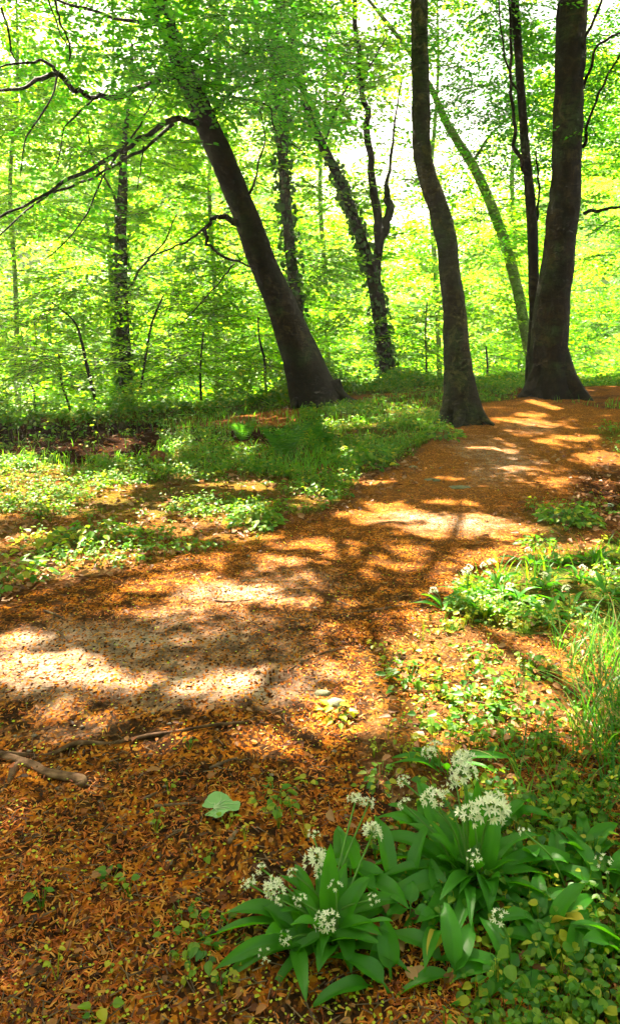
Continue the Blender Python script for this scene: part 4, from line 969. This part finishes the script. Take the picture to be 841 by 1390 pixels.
def garlic(name, label, base, leafspec, flowers, seed, group=None, cat='wild garlic', yellow=()):
    rs = np.random.default_rng(seed)
    t_ = thing(name, label, cat, tuple(base), group)
    leafspec = list(leafspec)
    if len(leafspec) > 9:
        leafspec = [(a, l, w_, min(1.42, r_ * 1.12 + .05), h_, *q) for a, l, w_, r_, h_, *q in leafspec]
        leafspec += [(rs.uniform(0, 6.28), rs.uniform(.15, .23), rs.uniform(.026, .038), rs.uniform(1.0, 1.4), rs.uniform(.3, .7)) for _ in range(9)]
    if len(leafspec) > 9: leafspec += [(a + rs.uniform(.15, .35), l * rs.uniform(.7, .95), w_ * rs.uniform(.75, 1), r_ * rs.uniform(.8, 1.15), h_ * rs.uniform(.8, 1.1)) for a, l, w_, r_, h_, *_ in leafspec[::2]]
    for k, (az, L, W, rise, arch, *tw) in enumerate(leafspec):
        b = base + np.array([rs.uniform(-.02, .02), rs.uniform(-.02, .02), -.005])
        V, Q = strap_leaf(b, az, L, W, rise, arch, rs, tw[0] if tw else rs.uniform(-.5, .5))
        m = mesh('leaf', V, Q, M_GARLICY if k in yellow else M_GARLIC, t_, True)
        if k in yellow: m['label'] = 'yellowing leaf'
    for (px, py, dd, rr, nn) in flowers:
        c = P(px, py, dd); b = base + np.array([rs.uniform(-.02, .02), rs.uniform(-.02, .02), 0])
        m_ = b * .45 + c * .55 + np.array([(b[0] - c[0]) * .15, (b[1] - c[1]) * .15, .012])
        V, Fs = tube([b, m_, c], [.0026, .0022, .0016], 6, 10); st = mesh('flower_stalk', V, Fs, M_STALK, t_, True)
        pet, ped = umbel(c, rr * rs.uniform(.85, 1.0), rs, int(nn * rs.uniform(.9, 1.25)), unit(c - m_) + np.array([0, -.15, .5]))
        fh = pet.build('flower_head', M_PETAL, st); ped.build('pedicel', M_STALK, st)
    rehome(t_)
    return t_
A = math.radians
def rosette(n, rs, L0=.2, W0=.045):
    return [(k * 2 * PI / n + rs.uniform(-.35, .35), L0 * rs.uniform(.75, 1.15), W0 * rs.uniform(.8, 1.15), rs.uniform(.6, 1.25), rs.uniform(.35, .8)) for k in range(n)]
rs = np.random.default_rng(60)
gb = ground(642, 1208)
dd = gb[1]
garlic('wild_garlic', 'largest wild garlic clump in the foreground, crowned by paired white flower heads', gb,
       [(A(80), .24, .042, 1.4, .15), (A(150), .27, .05, .85, .75), (A(170), .27, .05, .75, .9), (A(200), .26, .05, .75, .85), (A(230), .22, .05, .7, .8), (A(262), .20, .055, 1.15, .85), (A(285), .17, .045, .7, .8), (A(20), .24, .045, 1.0, .65), (A(35), .24, .045, 1.1, .5), (A(-5), .20, .04, .8, .7), (A(-30), .20, .04, .8, .75), (A(60), .22, .04, 1.2, .4),
        (A(120), .22, .045, 1.05, .55), (A(135), .25, .045, .95, .65), (A(-60), .16, .04, .7, .8), (A(245), .16, .04, .6, .7), (A(100), .2, .04, 1.2, .45), (A(180), .2, .045, .55, .6), (A(215), .16, .04, .5, .6), (A(5), .26, .045, .8, .8)],
       [(627, 1032, dd + .10, .022, 20), (628, 1052, dd + .06, .023, 20), (666, 1100, dd - .03, .027, 26), (635, 1107, dd - .04, .022, 20), (587, 1085, dd + .02, .021, 20), (619, 1066, dd + .08, .018, 14), (549, 1063, dd + .10, .016, 12), (549, 1093, dd + .05, .014, 10), (643, 1164, dd - .10, .014, 9), (600, 1078, dd + .05, .014, 9)], 1)
gb = ground(447, 1282); dd = gb[1]
garlic('wild_garlic', 'wild garlic clump at lower left edge of the flowers, many small heads', gb,
       [(A(85), .22, .045, 1.35, .2), (A(160), .22, .045, .8, .8), (A(180), .24, .045, .6, .75), (A(200), .22, .045, .6, .8), (A(140), .2, .045, 1.0, .6), (A(110), .2, .045, 1.2, .4), (A(250), .14, .045, 1.0, .7), (A(280), .14, .05, 1.0, .8), (A(10), .2, .04, .8, .6), (A(45), .2, .045, 1.1, .5), (A(-30), .15, .04, .7, .7), (A(225), .16, .045, .6, .8)],
       [(505, 1133, dd + .13, .020, 20), (425, 1135, dd + .12, .012, 9), (431, 1168, dd + .05, .020, 20), (437, 1183, dd + .04, .016, 14), (374, 1206, dd + .03, .018, 20), (340, 1201, dd + .04, .013, 12), (408, 1223, dd - .02, .013, 9), (443, 1250, dd - .05, .018, 20), (455, 1204, dd + .01, .012, 8), (356, 1180, dd + .06, .011, 8), (398, 1185, dd + .05, .010, 8), (388, 1275, dd - .05, .013, 9), (505, 1221, dd + .0, .012, 8), (482, 1088, dd + .2, .015, 14), (499, 1093, dd + .2, .014, 14), (360, 1296, dd - .06, .012, 8), (382, 1222, dd, .012, 8)], 2)
gb = ground(545, 1215)
garlic('wild_garlic', 'flowerless wild garlic leaves between the two big clumps', gb, [(A(100), .22, .045, 1.1, .55), (A(160), .20, .045, .9, .7), (A(190), .2, .045, .7, .7), (A(60), .2, .04, 1.2, .5), (A(20), .14, .04, .8, .6), (A(220), .14, .04, .7, .7), (A(250), .12, .04, .7, .7)], [], 3)
gb = ground(760, 1215); dd = gb[1]
garlic('wild_garlic', 'sprawling wild garlic plant right of the largest clump', gb, [(A(150), .18, .045, .9, .7), (A(120), .2, .045, .9, .8), (A(50), .2, .045, .8, .8), (A(20), .2, .04, .8, .7), (A(190), .14, .04, .7, .7), (A(260), .12, .045, .9, .7), (A(80), .16, .045, 1.0, .5), (A(230), .14, .04, .8, .8)],
       [(711, 1130, dd + .04, .011, 7)], 4)
gb = ground(830, 1235); dd = gb[1]
garlic('wild_garlic', 'wild garlic at the right rim with one sparse starry flower head', gb, [(A(150), .18, .042, .9, .75), (A(170), .2, .042, .7, .8), (A(110), .2, .045, 1.0, .6), (A(200), .16, .042, .7, .8), (A(60), .16, .04, .9, .6), (A(20), .16, .04, .9, .6), (A(250), .13, .04, .7, .7)],
       [(819, 1172, dd - .02, .015, 7)], 5)
gb = ground(690, 1320); dd = gb[1]
garlic('wild_garlic', 'small wild garlic at the lower rim with a loose flower head', gb, [(A(110), .13, .04, 1.0, .6), (A(170), .14, .04, .8, .7), (A(40), .14, .04, .8, .7), (A(220), .1, .04, .7, .6), (A(-20), .12, .04, .7, .7)],
       [(678, 1247, dd - .0, .015, 8)], 6)
gb = ground(780, 1330); dd = gb[1]
garlic('wild_garlic', 'low flowerless garlic leaves at the bottom right corner', gb, [(A(150), .16, .045, .8, .7), (A(120), .15, .045, .9, .6), (A(60), .16, .045, .9, .6), (A(20), .15, .04, .7, .6), (A(200), .12, .04, .7, .7)], [], 7)
gb = ground(620, 1330)
garlic('wild_garlic', 'drooping garlic leaves at the bottom beside the yellow leaf', gb, [(A(150), .14, .045, .9, .7), (A(95), .17, .045, 1.2, .5), (A(60), .14, .045, .9, .6), (A(200), .12, .04, .7, .7), (A(20), .12, .04, .7, .7)], [], 8)
gb = ground(520, 1345)
garlic('wild_garlic', 'garlic leaves at the bottom under the small heads', gb, [(A(150), .14, .05, .9, .7), (A(95), .13, .05, 1.2, .5), (A(60), .12, .045, .9, .6), (A(200), .12, .04, .7, .7)], [], 9)

for k, (px, py, lab, fl, n_) in enumerate([(700, 1190, 'garlic leaves crowding the right side of the largest clump', [], 8), (800, 1180, 'garlic with long leaves behind the starry head at the right rim', [], 8), (610, 1262, 'dark garlic leaves in front of the largest clump', [], 7), (735, 1270, 'garlic leaves low between the loose head and the right rim', [], 7),
        (480, 1205, 'garlic leaves joining the two flowering clumps', [], 7), (400, 1300, 'garlic leaves at the lower left tip of the flowering group', [], 6), (840, 1290, 'garlic leaves filling the lower right corner', [], 7), (670, 1130, 'upright garlic leaves behind the paired flower heads', [], 6), (590, 1140, 'garlic leaves left behind the paired flower heads', [], 6)]):
    gb = ground(px, py); rsk = np.random.default_rng(800 + k)
    ls_ = [(rsk.uniform(0, 6.28), rsk.uniform(.13, .19), rsk.uniform(.035, .046), rsk.uniform(.85, 1.35), rsk.uniform(.35, .8)) for _ in range(n_)]
    garlic('wild_garlic', lab, gb, ls_, [], 800 + k, yellow=(2,) if k in (2, 3, 6) else ())
# three-leaved seedling left of the centre
gb = ground(556, 1252)
t_ = thing('seedling', 'seedling with three broad oval leaves between the garlic clumps', 'seedling', tuple(gb))
c = gb + [0, 0, .035]
for az, L, W in ((80, .05, .03), (200, .045, .028), (330, .045, .028)):
    V, Q = strap_leaf(c - [0, 0, .004], A(az), L, W * 1.25, .5 if az == 80 else .1, .15, rs, 0.1); mesh('leaf', V, Q, M_GARLIC, t_, True)
V, Fs = tube([gb, c], [.0015, .0012], 5, 4); mesh('stem', V, Fs, M_STALK, t_, True); rehome(t_)

# garlic farther up the verge
FAR = [(640, 812, 'garlic with pale heads at the near left tip of the green patch', [(636, 772), (632, 778)]), (676, 800, 'garlic behind the tip of the green patch, two heads leaning over the path', [(667, 764), (657, 768)]),
       (606, 826, 'lone small garlic head standing at the path margin', [(588, 803)]), (740, 800, 'garlic with long strap leaves in the middle of the green patch', [(738, 781), (745, 795)]), (700, 820, 'sunlit yellow green garlic at the front of the patch', [(692, 796), (684, 808)]),
       (790, 790, 'garlic with a pale head near the right end of the green patch', [(790, 772), (802, 780)]), (825, 812, 'garlic with bent leaves at the right end of the green patch', [(829, 778)]), (770, 825, 'garlic with dark leaves behind the grass tussock', [(768, 800)]),
       (600, 1050, 'small garlic head half hidden behind the largest clump', [(590, 1016), (583, 1022)])]
FAR += [(718, 768, 'garlic at the back of the green patch beside the bushy plant', [(716, 748)]), (755, 765, 'garlic with a single raised head at the back of the green patch', [(758, 744)]), (808, 765, 'garlic at the far right back of the green patch', [(810, 748), (818, 752)]),
        (655, 835, 'low garlic with one head at the front edge of the green patch', [(662, 815)]), (735, 840, 'garlic half hidden in seedlings in front of the green patch', [(733, 820)])]
for k, (px, py, lab, fl) in enumerate(FAR):
    gb = ground(px, py); rsk = np.random.default_rng(700 + k)
    garlic('wild_garlic', lab, gb, rosette(7, rsk, .16, .032), [(a, b, gb[1] + .02, .019, 10) for a, b in fl], 700 + k)

# ------------------------------------------------------------------ grass tussock at the right
def tussock(name, label, cx, cy, n, r, Lr, seed):
    rs = np.random.default_rng(seed); g = ground(cx, cy)
    x = g[0] + np.clip(rs.normal(0, r, n), -1.7 * r, 1.7 * r); y = g[1] + np.clip(rs.normal(0, r * 1.3, n), -2 * r, 2 * r)
    L = rs.uniform(*Lr, n)
    V, Q = blades(x, y, L, rs.uniform(.25, 1.3, n), M_GRASS, w=.0022, segs=6)
    o = mesh(name, V, Q, M_TUSS); tag(o, label, 'grass tussock')
tussock('grass_tussock', 'tall bright grass tussock arching in from the right', 915, 1035, 800, .11, (.14, .29), 3)
tussock('grass_tussock', 'darker grass tussock behind the tall one at the right', 905, 925, 700, .15, (.11, .24), 4)
tussock('grass_tussock', 'thin low grass in front of the tall tussock', 770, 1080, 110, .09, (.06, .15), 5)

# ------------------------------------------------------------------ ferns
def fern(label, px, py, n, L, seed):
    rs = np.random.default_rng(seed); g = ground(px, py); t_ = thing('fern', label, 'fern', tuple(g))
    for k in range(n):
        az = k * 2 * PI / n + rs.uniform(-.3, .3); l = L * rs.uniform(.8, 1.1); m = 17; t = np.linspace(0.08, 1, m)
        r = l * (t * .38 + .28 * t ** 2); z = l * (.98 * t - .36 * t ** 2.6)
        c = np.stack([g[0] + np.cos(az) * r, g[1] + np.sin(az) * r, g[2] + z], -1); T = unit(np.gradient(c, axis=0)); s = np.array([-math.sin(az), math.cos(az), 0])
        Pb = np.repeat(c, 2, 0); sg = np.tile([1, -1], m)[:, None]; D = unit(sg * s + np.repeat(T, 2, 0) * .35 + [0, 0, -.12])
        ll = np.repeat(l * .30 * np.clip(np.sin(np.clip(t * 1.0 + .08, 0, 1) * PI) ** .8 * (1 - .35 * t), .06, 1), 2)
        V, Q = leaves(Pb, D, np.cross(D, sg * np.repeat(T, 2, 0)), ll, ll * .10 + .004)
        V2, F2 = tube(c[::5], np.linspace(.003, .001, len(c[::5])), 4, 8)
        mb = MB(); mb.add(V, Q); mb.add(V2, F2); mb.build('frond', M_FERN, t_)
    rehome(t_)
fern('spreading green fern below the leaning beech', 385, 622, 9, .55, 1)
fern('smaller fern leaning over the dark bank', 440, 606, 8, .4, 2)
fern('young fern near the foot of the leaning beech', 330, 600, 7, .4, 3)

# ------------------------------------------------------------------ leafy plants one can point at
def herb(label, px, py, n, r, hh, ls, seed, mat=M_HERB):
    rs = np.random.default_rng(seed); g = ground(px, py); t_ = thing('leafy_plant', label, 'plant', tuple(g))
    a = rs.uniform(0, 2 * PI, n); rr = r * np.sqrt(rs.random(n))
    Pb = np.stack([g[0] + np.cos(a) * rr, g[1] + np.sin(a) * rr * 1.3, 0 * a], -1); Pb[:, 2] = height(Pb[:, 0], Pb[:, 1]) + hh * (1 - (rr / r) ** 2 * .7) * rs.uniform(.4, 1, n)
    L = rs.uniform(.6, 1.1, n) * ls
    V, Q = leaves10(Pb, np.stack([np.cos(a), np.sin(a), rs.normal(-.1, .3, n)], -1), unit(np.stack([rs.normal(0, .3, n), rs.normal(-.1, .3, n), np.ones(n)], -1)), L, L * .7, .15, .2)
    mesh('foliage', V, Q, mat, t_)
    V, Q = twig_mesh(np.stack([np.repeat((g - [0, 0, .01])[None], n, 0) + (Pb - g) * [.3, .3, 0], Pb], 1), .0015); mesh('stem', V, Q, M_STALK, t_)
    rehome(t_)
herb('low bushy plant on brown leaves beside the left path margin', 345, 712, 130, .17, .12, .05, 1)
herb('bushy green plant at the right path margin below the shaded bank', 768, 708, 200, .19, .12, .04, 2)
herb('small green plant at the right path margin nearer the grass patch', 728, 738, 70, .10, .05, .035, 3)
herb('green tuft of leaves hugging the foot of the wavy trunk', 600, 594, 160, .22, .14, .06, 4)
herb('leafy plant below the crest between grass and brown leaves', 490, 630, 200, .3, .18, .06, 5)
herb('pale leafy plant in full sun among bud scales', 430 + 25, 985 - 15, 26, .05, .03, .03, 6, M_HERBY)
herb('grey green leafy plant in the sunlit patch right of the stone', 555, 925, 40, .09, .05, .034, 7)
herb('round leaved plant in the sunlit patch near the big clump', 640, 965, 50, .10, .05, .034, 8)
herb('small clover like plant right of the fallen broad leaf', 372, 1078, 26, .05, .025, .02, 9)
herb('yellow leaved seedling beside the clover like plant', 352, 1090, 12, .03, .02, .02, 10, M_HERBY)
herb('trailing green seedlings left of the largest clump', 515, 1062, 30, .06, .03, .022, 11)
herb('pale plant with whitish leaves at the left verge', 60, 742, 60, .16, .09, .05, 12, M_HERBY)
herb('green plant trailing onto the path from the left verge', 130, 735, 110, .25, .12, .05, 13)
herb('dark leaved plant at the left rim of the path', 15, 790, 80, .2, .1, .05, 14)
herb('moss green seedlings at the bottom left of the garlic', 255, 1270, 34, .06, .02, .018, 15)
herb('round leaved seedlings just above the bottom clump', 285, 1290, 30, .06, .03, .024, 16)

# ------------------------------------------------------------------ roots, stones, twigs, single leaves
def root(label, rows, seed, lift=.25):
    """rows (px, py, width px)"""
    pts, rad = [], []
    for a, b, w in rows:
        g = ground(a, b); r = w * g[1] / F / 2 * .95; pts.append(g + [0, 0, r * lift + (.008 * math.sin(a * .07 + seed) if seed == 1 else 0)]); rad.append(r)
    rj = np.random.default_rng(seed); pts = np.array(pts); pts[:, :2] += rj.normal(0, .006, (len(pts), 2))
    V, Fs = tube(pts, np.array(rad) * .8, 14, n=len(pts) * 12, rough=.3, seed=seed, gnarl=rad[0] * .9)
    return tag(mesh('tree_root', V, Fs, M_ROOT, None, True), label, 'root')
root('long thin root snaking across the path from the left', [(-40, 1032, 9), (10, 1026, 8), (60, 1024, 9), (105, 1014, 9), (150, 1008, 10), (200, 1003, 9), (240, 991, 7), (290, 988, 6), (340, 978, 6), (385, 966, 5)], 1)
root('thick root stub curving up at the left', [(-10, 1022, 12), (20, 1028, 15), (40, 1044, 14), (62, 1052, 14), (88, 1056, 17), (108, 1062, 18), (112, 1068, 12)], 2, .5)
root('short root fork dropping from the thick stub', [(26, 1030, 14), (18, 1046, 14), (14, 1062, 9), (8, 1076, 4)], 3)
root('pale looping root in the small sunlit patch on the path', [(262, 778, 3), (272, 795, 5), (290, 812, 5), (320, 816, 4), (350, 812, 3), (372, 806, 2)], 4, -.4)
root('worn root crossing the path near its middle', [(380, 812, 3), (415, 808, 5), (450, 814, 5), (478, 822, 3)], 5, -.5)
root('shallow root line across the grey soil of the path', [(310, 836, 2), (360, 838, 4), (420, 840, 4), (480, 832, 4), (540, 822, 5), (590, 808, 3)], 6, -.5)
root('low root lit by sun right of the grey soil', [(388, 912, 3), (415, 896, 5), (445, 884, 5), (470, 880, 3)], 7, 0)
def stone(label, px, py, sx, sy, sz, seed, mat=M_STONE, name='stone', cat='stone'):
    rs = np.random.default_rng(seed); g = ground(px, py); nu, nv = 18, 12
    th = np.linspace(0, 2 * PI, nu, endpoint=False)[None]; ph = np.linspace(0.02, PI - .02, nv)[:, None]
    X = np.sin(ph) * np.cos(th); Y = np.sin(ph) * np.sin(th); Z = np.cos(ph) + 0 * th
    r = 1 + .5 * (fbm(X * 1.5 + seed, Y * 1.5 + Z, 3, seed) - .5) + .2 * (fbm(X * 6, Y * 6 + Z * 5, 2, seed) - .5)
    V = np.stack([g[0] + X * r * sx, g[1] + Y * r * sy, g[2] + Z * r * sz], -1).reshape(-1, 3)
    i = np.arange(nv - 1)[:, None] * nu; j = np.arange(nu)[None]; j2 = (j + 1) % nu
    Q = np.stack([i + j, i + j2, i + nu + j2, i + nu + j], -1).reshape(-1, 4)
    return tag(mesh(name, V, Q, mat, None, True), label, cat)
stone('flat grey green stone at the edge of the sunlit patch', 456, 955, .030, .026, .014, 1)
stone('mossy darker stone touching the flat grey green one', 437, 942, .026, .02, .012, 2)
stone('half buried stone in the path behind the trampled soil', 622, 662, .09, .06, .015, 3)
stone('small dark stone on the path margin', 560, 634, .04, .03, .012, 4)
stone('low stone at the left path margin below the leafy plant', 585, 652, .07, .05, .015, 5)
stone('small white scrap lying on the brown leaves at the right', 826, 686, .03, .03, .012, 6, M_WHITE, 'paper_scrap', 'litter')
stone('small rusty brown stump on the left bank', 60, 578, .05, .05, .12, 7, M_RUST, 'stump', 'stump')
stone('dark mossy lump of rotten wood in the left verge', 217, 628, .10, .08, .10, 8, M_RUST, 'rotten_stump', 'stump')

def twig(label, a, b, w, seed, mat=M_DEADWOOD):
    g1, g2 = ground(*a), ground(*b); m = (g1 + g2) / 2 + [0, 0, .004]; m[:2] += np.random.default_rng(seed).uniform(-.01, .01, 2)
    r = w * g1[1] / F / 2
    V, Fs = tube([g1 + [0, 0, r], m, g2 + [0, 0, r]], [r, r, r * .6], 6, rough=.15, seed=seed)
    return tag(mesh('twig', V, Fs, mat, None, True), label, 'twig')
twig('pale thin twig right of the fallen broad leaf', (268, 1134), (302, 1140), 3, 1, M_ROOT)
twig('dark stub of wood beside the fallen broad leaf', (312, 1146), (322, 1130), 8, 2)
twig('short dark stick above the fallen broad leaf', (196, 1088), (214, 1078), 6, 3)
twig('dark curved twig above the broad leaf, pointing right', (210, 1096), (268, 1092), 5, 4)
twig('long thin twig on the bud scales above the trailing seedlings', (285, 1044), (322, 1030), 4, 5)
twig('pale twig half buried near the bottom left', (85, 1258), (125, 1246), 6, 6, M_ROOT)
twig('thin twig on the grey soil of the path', (75, 856), (93, 872), 2.5, 7)
twig('slim dark twig below the left verge', (60, 830), (88, 842), 3, 8)
twig('pale sunlit twig among the green patch', (690, 815), (712, 803), 5, 9, M_ROOT)
twig('twig lying in the bright patch near the largest clump', (560, 985), (620, 990), 4, 10)

def flat_leaf(label, px, py, L, W, az, mat, seed, lobed=False, h=.012, name='fallen_leaf'):
    g = ground(px, py); n = 60 if lobed else 24; th = np.linspace(0, 2 * PI, n, endpoint=False); rs = np.random.default_rng(seed)
    if lobed:    # rounded kidney shape with a notch and toothed rim
        r = .5 * (1 - .62 * np.exp(-((np.abs(th - PI)) / .20) ** 2) + .07 * np.cos(3 * th + .4) + .045 * np.cos(7 * th) + .02 * np.cos(19 * th + 1))
        x = r * np.cos(th) * L; y = r * np.sin(th) * W
    else:
        x = .5 * np.cos(th) * L; y = .5 * np.sin(th) * W * (1 - .25 * np.cos(th)) * (1 + .12 * rs.normal(size=n))
    V = [np.array([[(-.18 * L if lobed else 0), 0, 0]])]; ks = [.35, .7, 1.0]
    for k in ks: V.append(np.stack([x * k, y * k, 0 * x], -1))
    V = np.concatenate(V); s = L
    V[:, 2] = h + .30 * np.abs(V[:, 1]) * .5 + .05 * s * np.sin(V[:, 0] / s * 9 + seed) + .04 * s * np.sin(V[:, 1] / s * 14 + 1)
    ca, sa = math.cos(az), math.sin(az); V = np.stack([V[:, 0] * ca - V[:, 1] * sa, V[:, 0] * sa + V[:, 1] * ca, V[:, 2]], -1) + g
    j = np.arange(n); j2 = (j + 1) % n; Fs = [np.stack([np.zeros(n, int), 1 + j, 1 + j2], -1)]
    for k in range(2): Fs.append(np.stack([1 + k * n + j, 1 + (k + 1) * n + j, 1 + (k + 1) * n + j2, 1 + k * n + j2], -1))
    mb = MB(); mb.add(V, Fs); o = tag(mb.build(name, mat, None, True), label, 'leaf')
    if lobed:
        for a_ in (-2.2, -1.3, -.65, 0, .65, 1.3, 2.2):
            q = 1 + 2 * n + int((a_ % (2 * PI)) / (2 * PI) * n) % n; q1 = q - n; q0 = q - 2 * n
            VV, FF = tube([V[0] + [0, 0, .0012], V[q0] + [0, 0, .0012], V[q1] + [0, 0, .001], V[q1] * .25 + V[q] * .75 + [0, 0, .0006]], [.0014, .0011, .0007, .0003], 5, 10); mesh('leaf_vein', VV, FF, M_VEIN, o, True)
    return o
flat_leaf('large pale green lobed leaf lying on the bud scales', 299, 1102, .082, .085, A(20), M_BUTTER, 1, True)
flat_leaf('curled tan brown leaf above the pale green lobed leaf', 209, 1050, .034, .022, A(10), M_BROWN, 2)
flat_leaf('reddish brown dead leaf near the bottom left', 138, 1193, .038, .024, A(25), M_BROWN, 3)
flat_leaf('yellow withered leaf standing below the largest clump', 676, 1207, .042, .022, A(100), M_GARLICY, 4, h=.03)
flat_leaf('yellow leaf at the bottom below the loose flower head', 680, 1285, .04, .018, A(80), M_GARLICY, 5, h=.02)
flat_leaf('yellow leaf just right of the paired flower heads', 725, 1110, .026, .013, A(5), M_GARLICY, 6, h=.02)
flat_leaf('orange yellow leaf on bare earth right of the largest clump', 775, 1147, .03, .014, A(-10), M_GARLICY, 7, h=.02)
flat_leaf('yellow round leaf low among the right garlic', 795, 1245, .025, .02, A(40), M_GARLICY, 8, h=.02)

# ------------------------------------------------------------------ woodland air
m, t = nt('haze'); pv = t.nodes.new('ShaderNodeVolumePrincipled'); pv.inputs['Color'].default_value = (.97, .98, .95, 1); pv.inputs['Density'].default_value = .0014; pv.inputs['Anisotropy'].default_value = .35
ou = t.nodes.new('ShaderNodeOutputMaterial'); t.links.new(pv.outputs[0], ou.inputs['Volume'])
xs, y0, y1, z0, z1 = 460, -70, 430, -14, 62
V = np.array([(x, y, z) for x in (-xs, xs) for y in (y0, y1) for z in (z0, z1)])
kind(mesh('haze', V, np.array([[0, 1, 3, 2], [4, 6, 7, 5], [0, 4, 5, 1], [2, 3, 7, 6], [0, 2, 6, 4], [1, 5, 7, 3]]), m), 'stuff', 'faint bright haze in the woodland air')
# ------------------------------------------------------------------ light, sky, camera
sc_ = bpy.context.scene
w = bpy.data.worlds.new('World'); sc_.world = w; w.use_nodes = True
t = w.node_tree; bg = t.nodes['Background']; sky = t.nodes.new('ShaderNodeTexSky'); sky.sky_type = 'NISHITA'; sky.sun_disc = False
sky.sun_elevation = SEL; sky.sun_rotation = SAZ; sky.dust_density = 4.0; sky.ozone_density = .3; sky.air_density = 1.0
t.links.new(sky.outputs[0], bg.inputs[0]); bg.inputs[1].default_value = .05
L = bpy.data.lights.new('sun', 'SUN'); L.energy = 5.0; L.angle = R(.42); L.color = (1.0, .95, .88)
lo = bpy.data.objects.new('sun', L); C.objects.link(lo)
lo.rotation_euler = Vector(tuple(SUN)).to_track_quat('Z', 'Y').to_euler()
cam = bpy.data.cameras.new('camera'); co = bpy.data.objects.new('camera', cam); C.objects.link(co)
co.location = tuple(CAM); co.rotation_euler = (PI / 2 - PITCH, 0, 0)
cam.sensor_fit = 'VERTICAL'; cam.sensor_height = 36; cam.lens = F / 1390 * 36; cam.clip_start = .05; cam.clip_end = 1500
sc_.camera = co
sc_.view_settings.view_transform = 'Standard'; sc_.view_settings.look = 'None'; sc_.view_settings.gamma = 1
sc_.view_settings.exposure = 3.25
sc_.view_settings.use_white_balance = True; sc_.view_settings.white_balance_temperature = 8000; sc_.view_settings.white_balance_tint = 10
sc_.cycles.use_denoising = True
sc_.cycles.max_bounces = 7; sc_.cycles.volume_bounces = 0; sc_.cycles.diffuse_bounces = 5; sc_.cycles.transmission_bounces = 5; sc_.cycles.glossy_bounces = 2
sc_.cycles.sample_clamp_indirect = 8
sc_.cycles.use_adaptive_sampling = True; sc_.cycles.adaptive_threshold = .02
